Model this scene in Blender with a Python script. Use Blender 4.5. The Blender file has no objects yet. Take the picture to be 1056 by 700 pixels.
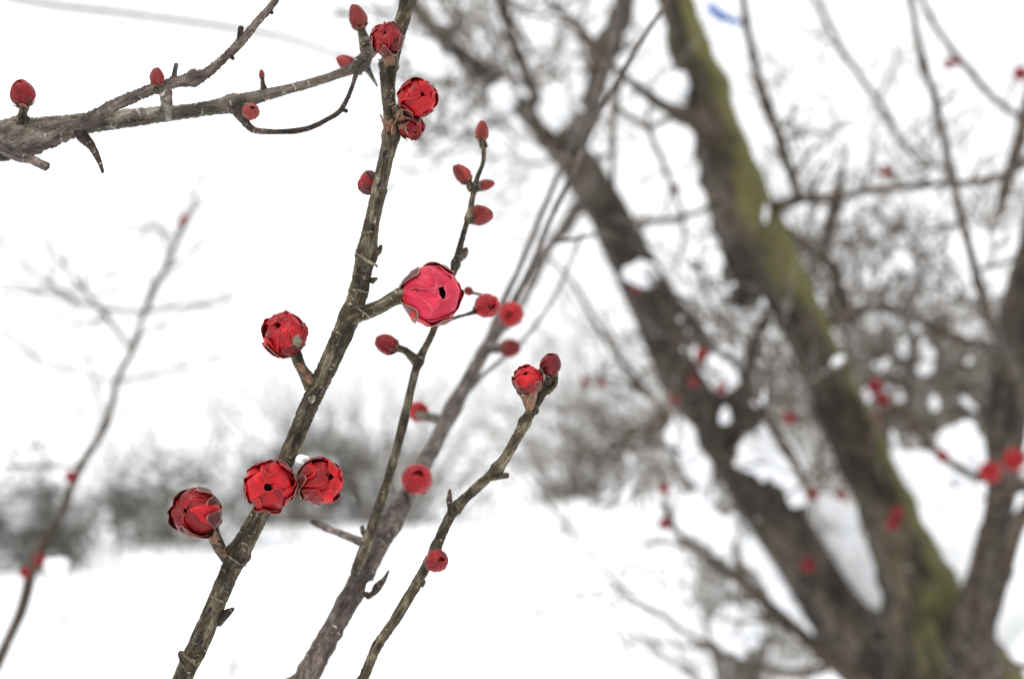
import bpy, math, random
from mathutils import Vector, Matrix, noise, Quaternion

# ------------------------------------------------------------------ camera, sky, sun, exposure
SC = bpy.context.scene
COL = SC.collection
CAM_H = 1.25
HORIZON_PY = 430.0
F = 1760.0                                   # focal length in pixels of the 1056 px wide photograph
PITCH = math.atan((HORIZON_PY - 350.0) / F)
CAM = Vector((0, 0, CAM_H))
FWD = Vector((0, math.cos(PITCH), math.sin(PITCH)))
UPV = Vector((0, -math.sin(PITCH), math.cos(PITCH)))
RGT = Vector((1, 0, 0))

cd = bpy.data.cameras.new("camera")
cd.sensor_width = 36.0
cd.lens = 36.0 * F / 1056.0
cd.clip_start = 0.01
cd.clip_end = 3000.0
cd.dof.use_dof = True
cd.dof.focus_distance = 0.2965
cd.dof.aperture_fstop = cd.lens / 2.9        # opening of 2.9 mm
cam = bpy.data.objects.new("camera", cd)
COL.objects.link(cam)
cam.location = CAM
cam.rotation_euler = (math.pi / 2 + PITCH, 0, 0)
SC.camera = cam

SUN_EL, SUN_ROT = math.radians(58), math.radians(218)
w = bpy.data.worlds.new("World")
SC.world = w
w.use_nodes = True
nt = w.node_tree
bg = nt.nodes["Background"]
sky = nt.nodes.new("ShaderNodeTexSky")
sky.sky_type = 'NISHITA'
sky.sun_disc = False
sky.sun_elevation = SUN_EL
sky.sun_rotation = SUN_ROT
sky.dust_density = 6.0
sky.air_density = 1.6
sky.ozone_density = 1.0
hs = nt.nodes.new("ShaderNodeHueSaturation")  # an overcast sky has no blue of its own
hs.inputs['Saturation'].default_value = 0.10
# an even cloud sheet over the clear sky
mixc = nt.nodes.new("ShaderNodeMix"); mixc.data_type = 'RGBA'
mixc.inputs[0].default_value = 0.8
mixc.inputs[7].default_value = (10.6, 10.8, 11.0, 1)
nt.links.new(sky.outputs[0], hs.inputs['Color'])
nt.links.new(hs.outputs[0], mixc.inputs[6])
nt.links.new(mixc.outputs[2], bg.inputs['Color'])
bg.inputs['Strength'].default_value = 0.13

sd = bpy.data.lights.new("sun", 'SUN')
sd.energy = 1.4
sd.angle = math.radians(14)
sd.color = (1.0, 0.97, 0.93)
sun = bpy.data.objects.new("sun", sd)
COL.objects.link(sun)
sdir = Vector((math.sin(SUN_ROT) * math.cos(SUN_EL), math.cos(SUN_ROT) * math.cos(SUN_EL), math.sin(SUN_EL)))
sun.rotation_euler = sdir.to_track_quat('Z', 'Y').to_euler()

SC.view_settings.view_transform = 'Standard'
SC.view_settings.look = 'None'
SC.view_settings.gamma = 1.0
SC.view_settings.use_curve_mapping = False
SC.view_settings.exposure = 0.1
SC.render.engine = 'CYCLES'
SC.cycles.use_denoising = True
SC.cycles.max_bounces = 6
SC.cycles.diffuse_bounces = 3
SC.cycles.glossy_bounces = 2
SC.cycles.transmission_bounces = 4
SC.cycles.caustics_reflective = False
SC.cycles.caustics_refractive = False

# ------------------------------------------------------------------ helpers
def at(px, py, d):
    return CAM + d * ((px - 528.0) / F * RGT - (py - 350.0) / F * UPV + FWD)

def cdir(a):                                 # a direction given as right, up, towards the viewer
    return (a[0] * RGT + a[1] * UPV - a[2] * FWD).normalized()

def sm(a, b, x):
    t = max(0.0, min(1.0, (x - a) / (b - a))) if a != b else float(x > a)
    return t * t * (3 - 2 * t)

class MB:
    def __init__(self):
        self.v = []; self.f = []; self.m = []; self.bc = []; self.tone = []
    def add(self, vs, fs, bcs=None, tones=None, mi=0):
        o = len(self.v)
        self.v += vs
        self.f += [tuple(i + o for i in f) for f in fs]
        self.m += [mi] * len(fs)
        self.bc += bcs if bcs else [(0, 0, 0)] * len(vs)
        self.tone += tones if tones else [0.0] * len(vs)

WM = {}
def W(o):
    return WM.get(o.name, Matrix.Identity(4))

def link_mesh(name, me, parent, mw=None):
    o = bpy.data.objects.new(name, me)
    COL.objects.link(o)
    if parent is not None:
        o.parent = parent
        P = W(parent)
        mw = P if mw is None else mw
        o.matrix_local = P.inverted() @ mw
    else:
        mw = Matrix.Identity(4) if mw is None else mw
        o.matrix_local = mw
    WM[o.name] = mw.copy()
    return o

def mesh_of(name, mb, mats, smooth=True, xf=None):
    me = bpy.data.meshes.new(name)
    vs = mb.v if xf is None else [tuple(xf @ Vector(p)) for p in mb.v]
    me.from_pydata([tuple(p) for p in vs], [], mb.f)
    for m in (mats if isinstance(mats, (list, tuple)) else [mats]):
        me.materials.append(m)
    me.polygons.foreach_set("material_index", mb.m)
    me.polygons.foreach_set("use_smooth", [smooth] * len(mb.f))
    a = me.attributes.new("bc", 'FLOAT_VECTOR', 'POINT')
    a.data.foreach_set("vector", [c for p in mb.bc for c in p])
    t = me.attributes.new("tone", 'FLOAT', 'POINT')
    t.data.foreach_set("value", mb.tone)
    me.update()
    return me

def part(name, mb, mats, parent, smooth=True):
    """world-space geometry as one child of parent"""
    xf = W(parent).inverted()
    return link_mesh(name, mesh_of(name, mb, mats, smooth, xf), parent)

def solo(name, mb, mats, label, cat, base, group=None, kind=None, smooth=True):
    mw = Matrix.Translation(base)
    o = link_mesh(name, mesh_of(name, mb, mats, smooth, mw.inverted()), None, mw)
    if kind: o["kind"] = kind
    if label: o["label"] = label
    if cat: o["category"] = cat
    if group: o["group"] = group
    return o

def thing(name, label, cat, base, group=None):
    o = bpy.data.objects.new(name, None)
    o.empty_display_size = 0.02
    COL.objects.link(o)
    o.location = base
    WM[o.name] = Matrix.Translation(base)
    o["label"] = label; o["category"] = cat
    if group: o["group"] = group
    return o

# ------------------------------------------------------------------ tubes (stems, twigs, limbs)
def catmull(P, t):
    n = len(P) - 1
    i = min(int(t), n - 1); f = t - i
    p0 = P[max(i - 1, 0)]; p1 = P[i]; p2 = P[i + 1]; p3 = P[min(i + 2, n)]
    out = []
    for a, b, c, d in zip(p0, p1, p2, p3):
        out.append(0.5 * ((2 * b) + (-a + c) * f + (2 * a - 5 * b + 4 * c - d) * f * f + (-a + 3 * b - 3 * c + d) * f ** 3))
    return out

def tube(mb, ctrl, seg=14, step=4.0, rough=0.06, knots=(), seed=0, mi=0, fine=0.0, offstep=60.0, endcap=0.6, tone0=0.0, wob=0.0, rs=1.0):
    """ctrl: (px, py, radius px, depth) read off the photograph, or beyond its frame.
    step in photo pixels; knots: (t along control points, swell, length in control units, angle or None)"""
    P = []
    for (px, py, r, d) in ctrl:
        q = at(px, py, d)
        P.append((q.x, q.y, q.z, rs * r * d / F))
    n = len(P) - 1
    ts = [0.0]
    for i in range(n):
        a, b = ctrl[i], ctrl[i + 1]
        L = math.hypot(b[0] - a[0], b[1] - a[1])
        inside = (-60 < a[0] < 1116 and -60 < a[1] < 760) or (-60 < b[0] < 1116 and -60 < b[1] < 760)
        k = max(2, int(L / (step if inside else offstep)))
        ts += [i + (j + 1) / k for j in range(k)]
    pts = [catmull(P, t) for t in ts]
    C = [Vector(p[:3]) for p in pts]
    R = [max(p[3], 1e-5) for p in pts]
    rnd = random.Random(seed)
    off = Vector((rnd.uniform(-50, 50), rnd.uniform(-50, 50), rnd.uniform(-50, 50)))
    if wob:
        L0 = 0
        for i in range(1, len(C)):
            L0 += (C[i] - C[i - 1]).length
            nv = noise.noise_vector(off + Vector((L0 / (R[0] * 9), 0, 0)))
            C[i] = C[i] + nv * wob * R[i]
    # parallel transport
    T = [(C[min(i + 1, len(C) - 1)] - C[max(i - 1, 0)]).normalized() for i in range(len(C))]
    u = T[0].cross(FWD).normalized()
    s = 0.0
    vs, bcs, tones = [], [], []
    for i in range(len(C)):
        if i: s += (C[i] - C[i - 1]).length
        u = (u - T[i] * u.dot(T[i])).normalized()
        v = T[i].cross(u)
        rr = R[i]
        for k in range(seg):
            th = 2 * math.pi * k / seg
            c, sn = math.cos(th), math.sin(th)
            q = Vector((s / rr * 0.22, c * 0.8, sn * 0.8)) + off
            g = 1 + rough * noise.noise(q * 1.0) * 1.6 + rough * 0.6 * noise.noise(q * 3.3)
            if fine:
                q2 = Vector((s / R[0] * 1.0, c * 1.4, sn * 1.4)) + off
                g += fine * (noise.noise(q2 * 2.2) * 0.7 + noise.noise(q2 * 6.0) * 0.45)
                rg = noise.noise(Vector((s / R[0] * 3.2, c * 0.5, sn * 0.5)) + off)
                if rg > 0.42: g += fine * 1.0 * sm(0.42, 0.55, rg)
            for (kt, sw, kl, ka) in knots:
                e = math.exp(-((ts[i] - kt) / kl) ** 2)
                if e > 0.01:
                    if ka is None: g += sw * e
                    else: g += sw * e * max(0.0, math.cos(th - ka)) ** 3
            vs.append(tuple(C[i] + (u * c + v * sn) * rr * g))
            bcs.append((s, rr * c, rr * sn))
            tones.append(tone0)
    m = len(C)
    fs = []
    for i in range(m - 1):
        for k in range(seg):
            a = i * seg + k; b = i * seg + (k + 1) % seg
            fs.append((a, b, b + seg, a + seg))
    vs.append(tuple(C[0] - T[0] * R[0] * endcap)); bcs.append((0, 0, 0)); tones.append(tone0)
    vs.append(tuple(C[-1] + T[-1] * R[-1] * endcap)); bcs.append((s, 0, 0)); tones.append(tone0)
    for k in range(seg):
        fs.append((m * seg, (k + 1) % seg, k))
        fs.append((m * seg + 1, (m - 1) * seg + k, (m - 1) * seg + (k + 1) % seg))
    mb.add(vs, fs, bcs, tones, mi)

# ------------------------------------------------------------------ materials
def new_mat(name):
    m = bpy.data.materials.new(name)
    m.use_nodes = True
    return m, m.node_tree.nodes, m.node_tree.links, m.node_tree.nodes["Principled BSDF"]

def ramp(N, stops):
    r = N.new("ShaderNodeValToRGB")
    cr = r.color_ramp
    while len(cr.elements) < len(stops): cr.elements.new(0.5)
    for e, (p, c) in zip(cr.elements, stops):
        e.position = p; e.color = (*c, 1)
    return r

def texnoise(N, L, vec, scale, detail=4, rough=0.6, sc=(1, 1, 1)):
    mp = N.new("ShaderNodeMapping"); mp.inputs['Scale'].default_value = sc
    L.new(vec, mp.inputs['Vector'])
    t = N.new("ShaderNodeTexNoise")
    t.inputs['Scale'].default_value = scale
    t.inputs['Detail'].default_value = detail
    t.inputs['Roughness'].default_value = rough
    L.new(mp.outputs[0], t.inputs['Vector'])
    return t

def mixcol(N, L, fac, a, b):
    m = N.new("ShaderNodeMix"); m.data_type = 'RGBA'
    if hasattr(fac, 'is_output'): L.new(fac, m.inputs[0])
    else: m.inputs[0].default_value = fac
    for s, i in ((a, 6), (b, 7)):
        if hasattr(s, 'is_output'): L.new(s, m.inputs[i])
        else: m.inputs[i].default_value = (*s, 1)
    return m.outputs[2]

def bark(name, cols, scale, flake=(0.42, 0.39, 0.34), flake_amt=0.5, moss=None, bump=0.5, bdist=0.0003):
    m, N, L, B = new_mat(name)
    at_ = N.new("ShaderNodeAttribute"); at_.attribute_name = "bc"
    vec = at_.outputs['Vector']
    n1 = texnoise(N, L, vec, scale * 0.55, 5, 0.65, (0.35, 1, 1))
    r1 = ramp(N, [(0.30, cols[0]), (0.5, cols[1]), (0.72, cols[2])])
    L.new(n1.outputs[0], r1.inputs[0])
    col = r1.outputs[0]
    n0 = texnoise(N, L, vec, scale * 0.16, 3, 0.6, (0.6, 1, 1))
    r0 = ramp(N, [(0.34, (0.45, 0.43, 0.40)), (0.66, (1.7, 1.64, 1.52))])
    L.new(n0.outputs[0], r0.inputs[0])
    m0 = N.new("ShaderNodeMix"); m0.data_type = 'RGBA'; m0.blend_type = 'MULTIPLY'
    m0.inputs[0].default_value = 0.85
    L.new(col, m0.inputs[6]); L.new(r0.outputs[0], m0.inputs[7])
    col = m0.outputs[2]
    # fine lengthwise cracks
    n2 = texnoise(N, L, vec, scale * 2.2, 6, 0.7, (0.22, 1, 1))
    r2 = ramp(N, [(0.38, (0.16, 0.14, 0.12)), (0.54, (1, 1, 1))])
    L.new(n2.outputs[0], r2.inputs[0])
    mu = N.new("ShaderNodeMix"); mu.data_type = 'RGBA'; mu.blend_type = 'MULTIPLY'
    mu.inputs[0].default_value = 0.8
    L.new(col, mu.inputs[6]); L.new(r2.outputs[0], mu.inputs[7])
    col = mu.outputs[2]
    # pale cross-wise lenticels and peeling skin
    n3 = texnoise(N, L, vec, scale * 0.9, 3, 0.55, (1.5, 0.55, 0.55))
    th = 0.66 - 0.12 * flake_amt
    r3 = ramp(N, [(th, (0, 0, 0)), (th + 0.05, (1, 1, 1))])
    L.new(n3.outputs[0], r3.inputs[0])
    n4 = texnoise(N, L, vec, scale * 0.12, 2, 0.5)
    r4 = ramp(N, [(0.42, (0, 0, 0)), (0.6, (1, 1, 1))])
    L.new(n4.outputs[0], r4.inputs[0])
    mm = N.new("ShaderNodeMath"); mm.operation = 'MULTIPLY'
    L.new(r3.outputs[0], mm.inputs[0]); L.new(r4.outputs[0], mm.inputs[1])
    col = mixcol(N, L, mm.outputs[0], col, flake)
    if moss:
        g = N.new("ShaderNodeNewGeometry")
        sx = N.new("ShaderNodeSeparateXYZ"); L.new(g.outputs['Normal'], sx.inputs[0])
        n5 = texnoise(N, L, vec, scale * 0.10, 4, 0.65, (0.5, 1, 1))
        ad = N.new("ShaderNodeMath"); ad.operation = 'MULTIPLY_ADD'
        L.new(sx.outputs['X'], ad.inputs[0]); ad.inputs[1].default_value = 0.21
        L.new(n5.outputs[0], ad.inputs[2])
        r5 = ramp(N, [(0.50, (0, 0, 0)), (0.62, (0.9, 0.9, 0.9))])
        L.new(ad.outputs[0], r5.inputs[0])
        col = mixcol(N, L, r5.outputs[0], col, moss)
    L.new(col, B.inputs['Base Color'])
    B.inputs['Roughness'].default_value = 0.72
    B.inputs['Specular IOR Level'].default_value = 0.2
    ad2 = N.new("ShaderNodeMath"); ad2.operation = 'ADD'
    L.new(n2.outputs[0], ad2.inputs[0]); L.new(mm.outputs[0], ad2.inputs[1])
    bp = N.new("ShaderNodeBump")
    bp.inputs['Strength'].default_value = bump
    bp.inputs['Distance'].default_value = bdist
    L.new(ad2.outputs[0], bp.inputs['Height'])
    L.new(bp.outputs[0], B.inputs['Normal'])
    return m

M_STEM = bark("olive_bark", [(0.008, 0.006, 0.004), (0.058, 0.047, 0.030), (0.200, 0.172, 0.122)], 1500, flake=(0.40, 0.34, 0.25), flake_amt=0.3, bump=0.7)
M_STEM2 = bark("grey_brown_bark", [(0.020, 0.015, 0.013), (0.085, 0.067, 0.061), (0.175, 0.146, 0.134)], 1200, flake_amt=0.35, bump=0.8)
M_BRANCH = bark("grey_silver_bark", [(0.022, 0.018, 0.014), (0.092, 0.079, 0.066), (0.22, 0.195, 0.165)], 1100, flake=(0.42, 0.39, 0.34), flake_amt=0.4)
M_TWIG = bark("dark_twig_bark", [(0.012, 0.008, 0.007), (0.034, 0.024, 0.020), (0.07, 0.052, 0.042)], 1800, flake=(0.30, 0.25, 0.2), flake_amt=0.5)
M_TRUNK = bark("mossy_trunk_bark", [(0.013, 0.010, 0.007), (0.052, 0.043, 0.031), (0.120, 0.104, 0.080)], 160, flake=(0.22, 0.2, 0.17), flake_amt=0.35, moss=(0.128, 0.120, 0.042), bump=0.8, bdist=0.003)
M_LIMB = bark("brown_limb_bark", [(0.016, 0.012, 0.010), (0.062, 0.051, 0.042), (0.135, 0.115, 0.097)], 160, flake=(0.25, 0.23, 0.2), flake_amt=0.4, bump=0.8, bdist=0.003)
M_FINE = bark("fine_twig_bark", [(0.024, 0.017, 0.013), (0.060, 0.045, 0.034), (0.12, 0.094, 0.074)], 500, flake_amt=0.2)
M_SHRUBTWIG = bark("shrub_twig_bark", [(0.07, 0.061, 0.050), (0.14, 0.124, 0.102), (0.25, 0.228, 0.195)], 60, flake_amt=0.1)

M_PALETWIG = bark("frosted_twig_bark", [(0.06, 0.05, 0.042), (0.15, 0.13, 0.112), (0.34, 0.32, 0.30)], 300, flake=(0.7, 0.7, 0.7), flake_amt=0.7)

def petal_mat(name, deep, mid, edge, vein=0.5, rough=0.46, sss=0.12, pv=0.45, blotch=0.8, wet=0.08):
    m, N, L, B = new_mat(name)
    tone = N.new("ShaderNodeAttribute"); tone.attribute_name = "tone"
    bc = N.new("ShaderNodeAttribute"); bc.attribute_name = "bc"
    # bc = (across, along, petal number)
    nv = texnoise(N, L, bc.outputs['Vector'], 5.0, 4, 0.6, (5.0, 0.7, 3.1))
    nb = texnoise(N, L, bc.outputs['Vector'], 2.3, 4, 0.6, (1.0, 1.3, 5.3))
    r1 = ramp(N, [(0.34, deep), (0.60, mid)])
    ad = N.new("ShaderNodeMath"); ad.operation = 'MULTIPLY_ADD'
    L.new(nv.outputs[0], ad.inputs[0]); ad.inputs[1].default_value = vein
    sc = N.new("ShaderNodeMath"); sc.operation = 'MULTIPLY'; sc.inputs[1].default_value = 1 - vein
    L.new(nb.outputs[0], sc.inputs[0]); L.new(sc.outputs[0], ad.inputs[2])
    L.new(ad.outputs[0], r1.inputs[0])
    re = ramp(N, [(0.72, (0, 0, 0)), (1.0, (0.55, 0.55, 0.55))])
    L.new(tone.outputs['Fac'], re.inputs[0])
    sp = N.new("ShaderNodeSeparateXYZ"); L.new(bc.outputs['Vector'], sp.inputs[0])
    wn = N.new("ShaderNodeTexWhiteNoise"); wn.noise_dimensions = '1D'
    L.new(sp.outputs['Z'], wn.inputs['W'])
    rv = ramp(N, [(0.0, (pv, pv * .85, pv * .85)), (0.55, (1, 1, 1)), (1.0, (1.15, 1.15, 1.15))])
    L.new(wn.outputs['Value'], rv.inputs[0])
    mv = N.new("ShaderNodeMix"); mv.data_type = 'RGBA'; mv.blend_type = 'MULTIPLY'; mv.inputs[0].default_value = 1.0
    L.new(r1.outputs[0], mv.inputs[6]); L.new(rv.outputs[0], mv.inputs[7])
    col = mixcol(N, L, re.outputs[0], mv.outputs[2], edge)
    # dark blotches: deeper petal shading put into the colour
    nd = texnoise(N, L, bc.outputs['Vector'], 1.6, 5, 0.65, (1.0, 1.0, 9.1))
    rd = ramp(N, [(0.60, (0, 0, 0)), (0.72, (blotch, blotch, blotch))])
    L.new(nd.outputs[0], rd.inputs[0])
    col = mixcol(N, L, rd.outputs[0], col, (0.07, 0.010, 0.010))
    L.new(col, B.inputs['Base Color'])
    B.inputs['Coat Weight'].default_value = wet
    B.inputs['Coat Roughness'].default_value = 0.18
    B.inputs['Roughness'].default_value = rough
    B.inputs['Specular IOR Level'].default_value = 0.22
    B.inputs['Subsurface Weight'].default_value = sss
    B.inputs['Subsurface Radius'].default_value = (1.0, 0.25, 0.2)
    B.inputs['Subsurface Scale'].default_value = 0.0012
    bp = N.new("ShaderNodeBump")
    bp.inputs['Strength'].default_value = 0.55
    bp.inputs['Distance'].default_value = 0.00035
    L.new(ad.outputs[0], bp.inputs['Height'])
    L.new(bp.outputs[0], B.inputs['Normal'])
    return m

M_PINK = petal_mat("rose_pink_petal", (0.30, 0.007, 0.026), (0.66, 0.030, 0.074), (0.72, 0.12, 0.16), pv=0.7, blotch=0.35, wet=0.05)
M_RED = petal_mat("crimson_petal", (0.15, 0.002, 0.005), (0.52, 0.004, 0.010), (0.56, 0.035, 0.032))
M_DEEP = petal_mat("deep_red_petal", (0.05, 0.002, 0.003), (0.27, 0.004, 0.008), (0.44, 0.045, 0.035))
M_SEPAL = petal_mat("maroon_sepal", (0.030, 0.006, 0.006), (0.13, 0.018, 0.016), (0.50, 0.24, 0.16), vein=0.4, rough=0.38, sss=0.0)
M_SCALE = petal_mat("brown_bud_scale", (0.05, 0.022, 0.015), (0.24, 0.12, 0.07), (0.62, 0.42, 0.27), vein=0.5, rough=0.5, sss=0.0)
M_HOLESHADE = petal_mat("bud_hole_shade", (0.004, 0.001, 0.001), (0.012, 0.002, 0.003), (0.02, 0.004, 0.004), sss=0.0, rough=1.0, wet=0.0, blotch=0.0)  # inner core coloured near black as the shade inside the bud's opening
M_HOLESHADE.node_tree.nodes['Principled BSDF'].inputs['Specular IOR Level'].default_value = 0.0
M_FARBUD = petal_mat("bright_red_bud", (0.10, 0.002, 0.004), (0.40, 0.004, 0.009), (0.42, 0.018, 0.018))
M_BROWNBUD = petal_mat("russet_bud", (0.13, 0.014, 0.012), (0.33, 0.036, 0.030), (0.42, 0.11, 0.07))

def snow_mat(name, scale, dist):
    m, N, L, B = new_mat(name)
    tc = N.new("ShaderNodeTexCoord")
    n = texnoise(N, L, tc.outputs['Object'], scale, 6, 0.6)
    r = ramp(N, [(0.3, (0.86, 0.875, 0.90)), (0.7, (0.93, 0.935, 0.945))])
    L.new(n.outputs[0], r.inputs[0])
    L.new(r.outputs[0], B.inputs['Base Color'])
    B.inputs['Roughness'].default_value = 0.6
    bp = N.new("ShaderNodeBump"); bp.inputs['Strength'].default_value = 0.4; bp.inputs['Distance'].default_value = dist
    L.new(n.outputs[0], bp.inputs['Height']); L.new(bp.outputs[0], B.inputs['Normal'])
    return m
M_SNOW = snow_mat("snow", 400, 0.001)
M_SNOWFIELD = snow_mat("snow_field", 3, 0.03)

def leaf_mat(name, a, b):
    m, N, L, B = new_mat(name)
    t = N.new("ShaderNodeAttribute"); t.attribute_name = "tone"
    r = ramp(N, [(0.0, a), (1.0, b)])
    L.new(t.outputs['Fac'], r.inputs[0])
    L.new(r.outputs[0], B.inputs['Base Color'])
    B.inputs['Roughness'].default_value = 0.6
    return m
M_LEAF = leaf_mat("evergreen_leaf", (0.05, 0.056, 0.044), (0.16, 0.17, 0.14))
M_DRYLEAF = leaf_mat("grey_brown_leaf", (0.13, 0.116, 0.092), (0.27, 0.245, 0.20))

# ------------------------------------------------------------------ snow-covered ground to the horizon
def make_ground():
    mb = MB()
    rings = [0.0] + [0.35 * 1.13 ** k for k in range(66)]
    seg = 96
    vs = [(0, 0, 0)]
    for r in rings[1:]:
        for k in range(seg):
            a = 2 * math.pi * k / seg
            x, y = r * math.cos(a), r * math.sin(a)
            z = 0.05 * noise.noise(Vector((x * 0.6, y * 0.6, 0))) + (0.10 + 0.22 * sm(7, 12, r) * (1 - sm(40, 90, r))) * (noise.noise(Vector((x * 0.16, y * 0.16, 5))) + 0.5 * noise.noise(Vector((x * 0.5, y * 0.5, 2))))
            z *= min(1, 0.3 + r / 12)
            vs.append((x, y, z))
    fs = [(0, 1 + k, 1 + (k + 1) % seg) for k in range(seg)]
    for i in range(len(rings) - 2):
        for k in range(seg):
            a = 1 + i * seg + k; b = 1 + i * seg + (k + 1) % seg
            fs.append((a, a + seg, b + seg, b))
    mb.add(vs, fs)
    return solo("snow_ground", mb, M_SNOWFIELD, None, None, Vector((0, 0, 0)), kind="structure")
make_ground()

# ------------------------------------------------------------------ far shrubs
def ground_d(py):                            # distance at which the snow field lies at this photo row
    return F * CAM_H / (py - HORIZON_PY)

def shrub(name, label, cat, px, py_base, d, wpx, hpx, n, leafpx, mat, seed, ntw=40, snow=0.25, group="shrubs beyond the snow field", twig_up=1.25):
    rnd = random.Random(seed)
    k = d / F
    base = at(px, py_base, d); base.z = -0.02
    t = thing(name, label, cat, base, group)
    fo, tw, sn = MB(), MB(), MB()
    W2, H = wpx * k / 2, hpx * k
    lf = leafpx * k
    lobes = [(rnd.uniform(-0.75, 0.75), rnd.uniform(-0.5, 0.5), rnd.uniform(0.25, 0.72), rnd.uniform(0.28, 0.5)) for _ in range(11)]
    for i in range(n):
        lx, ly, lz, lr = rnd.choice(lobes)
        v = Vector((rnd.gauss(0, 1), rnd.gauss(0, 1), rnd.gauss(0, 1))).normalized() * lr * rnd.random() ** 0.4
        p = base + Vector(((lx + v.x) * W2, (ly + v.y) * W2 * 0.8, max(0.03, (lz + v.z * 0.8)) * H))
        q = Quaternion((rnd.gauss(0, 1), rnd.gauss(0, 1), rnd.gauss(0, 1), rnd.gauss(0, 1))).normalized()
        a, b = lf * rnd.uniform(0.6, 1.3), lf * rnd.uniform(0.25, 0.5)
        cs = [Vector((-a, 0, 0)), Vector((0, -b, 0.15 * a)), Vector((a, 0, 0)), Vector((0, b, 0.15 * a))]
        top = v.z > 0.1 * lr and rnd.random() < snow
        if top:
            cs = [Vector((c.x, c.y * 1.8, c.z)) for c in cs]
            q = Quaternion((1, rnd.gauss(0, 0.2), rnd.gauss(0, 0.2), rnd.gauss(0, 2))).normalized()
            sn.add([tuple(p + Vector((0, 0, lf * 0.3)) + q @ c) for c in cs], [(0, 1, 2, 3)])
        else:
            fo.add([tuple(p + q @ c) for c in cs], [(0, 1, 2, 3)], None, [rnd.random()] * 4)
    for i in range(ntw):
        x0 = rnd.gauss(0, 0.22); 
        tip = base + Vector((x0 * 3.2 * W2, rnd.gauss(0, 0.35) * W2, H * rnd.uniform(0.6, twig_up)))
        b0 = base + Vector((x0 * W2 * 0.8, rnd.gauss(0, 0.15) * W2, 0))
        sticks(tw, b0, tip, rnd.uniform(0.6, 1.3) * k, rnd, 6)
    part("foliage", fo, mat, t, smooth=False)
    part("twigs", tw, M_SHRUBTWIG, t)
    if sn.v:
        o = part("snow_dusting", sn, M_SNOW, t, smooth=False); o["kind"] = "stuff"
    return t

def sticks(mb, a, b, r, rnd, n=6, tone=0.5):
    """a bent three-sided twig with small forks"""
    pts = []
    bend = Vector((rnd.gauss(0, 1), rnd.gauss(0, 1), rnd.gauss(0, 0.4))) * (b - a).length * 0.06
    for i in range(n + 1):
        f = i / n
        pts.append(a.lerp(b, f) + bend * math.sin(f * math.pi) + Vector((rnd.gauss(0, 1), rnd.gauss(0, 1), rnd.gauss(0, 1))) * r * 1.2)
    def prism(ps, r0, r1):
        vs, bcs = [], []
        s = 0
        for i, p in enumerate(ps):
            t = (ps[min(i + 1, len(ps) - 1)] - ps[max(i - 1, 0)]).normalized()
            u = t.orthogonal().normalized(); v = t.cross(u)
            rr = r0 + (r1 - r0) * i / (len(ps) - 1)
            for k in range(4):
                th = k * math.pi / 2
                vs.append(tuple(p + (u * math.cos(th) + v * math.sin(th)) * rr)); bcs.append((i * r * 10, rr * math.cos(th), rr * math.sin(th)))
        fs = []
        for i in range(len(ps) - 1):
            for k in range(4):
                fs.append((i * 4 + k, i * 4 + (k + 1) % 4, i * 4 + 4 + (k + 1) % 4, i * 4 + 4 + k))
        mb.add(vs, fs, bcs, [tone] * len(vs))
    prism(pts, r, r * 0.35)
    L = (b - a).length
    for i in range(2, n):
        if rnd.random() < 0.75:
            dr = ((b - a).normalized() + Vector((rnd.gauss(0, 0.7), rnd.gauss(0, 0.7), rnd.gauss(0, 0.5)))).normalized()
            e = pts[i] + dr * L * rnd.uniform(0.1, 0.3)
            prism([pts[i], pts[i].lerp(e, 0.5) + Vector((rnd.gauss(0, 1), 0, rnd.gauss(0, 1))) * r, e], r * 0.6, r * 0.25)

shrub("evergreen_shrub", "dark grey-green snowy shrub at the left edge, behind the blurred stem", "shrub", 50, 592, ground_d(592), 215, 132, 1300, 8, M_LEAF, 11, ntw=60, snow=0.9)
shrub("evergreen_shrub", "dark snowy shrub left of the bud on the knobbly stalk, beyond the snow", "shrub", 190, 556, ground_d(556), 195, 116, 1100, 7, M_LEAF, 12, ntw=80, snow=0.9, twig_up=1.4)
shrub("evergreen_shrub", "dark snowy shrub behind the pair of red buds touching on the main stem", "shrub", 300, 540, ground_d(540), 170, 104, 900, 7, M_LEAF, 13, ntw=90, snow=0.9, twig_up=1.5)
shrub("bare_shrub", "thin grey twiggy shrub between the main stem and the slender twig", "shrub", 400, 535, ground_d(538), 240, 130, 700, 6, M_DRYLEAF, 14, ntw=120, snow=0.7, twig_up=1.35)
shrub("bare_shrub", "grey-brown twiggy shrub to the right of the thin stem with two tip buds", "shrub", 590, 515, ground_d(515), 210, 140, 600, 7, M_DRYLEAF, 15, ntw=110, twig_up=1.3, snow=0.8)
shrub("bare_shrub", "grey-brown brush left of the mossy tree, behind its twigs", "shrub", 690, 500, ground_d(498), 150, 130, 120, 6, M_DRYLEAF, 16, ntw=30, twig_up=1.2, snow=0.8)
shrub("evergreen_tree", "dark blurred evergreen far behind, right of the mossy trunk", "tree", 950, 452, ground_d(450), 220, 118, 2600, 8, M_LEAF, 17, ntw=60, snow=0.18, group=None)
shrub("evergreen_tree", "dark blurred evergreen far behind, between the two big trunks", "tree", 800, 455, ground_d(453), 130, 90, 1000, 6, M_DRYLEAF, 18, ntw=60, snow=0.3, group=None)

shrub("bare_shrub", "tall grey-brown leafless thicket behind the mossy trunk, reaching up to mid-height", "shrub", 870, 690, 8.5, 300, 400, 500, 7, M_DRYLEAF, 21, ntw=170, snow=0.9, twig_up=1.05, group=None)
shrub("bare_shrub", "leafless brown thicket seen in the gap between the left limb and the mossy trunk", "shrub", 765, 690, 7.0, 150, 360, 250, 7, M_DRYLEAF, 22, ntw=110, snow=0.9, twig_up=1.0, group=None)

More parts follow.
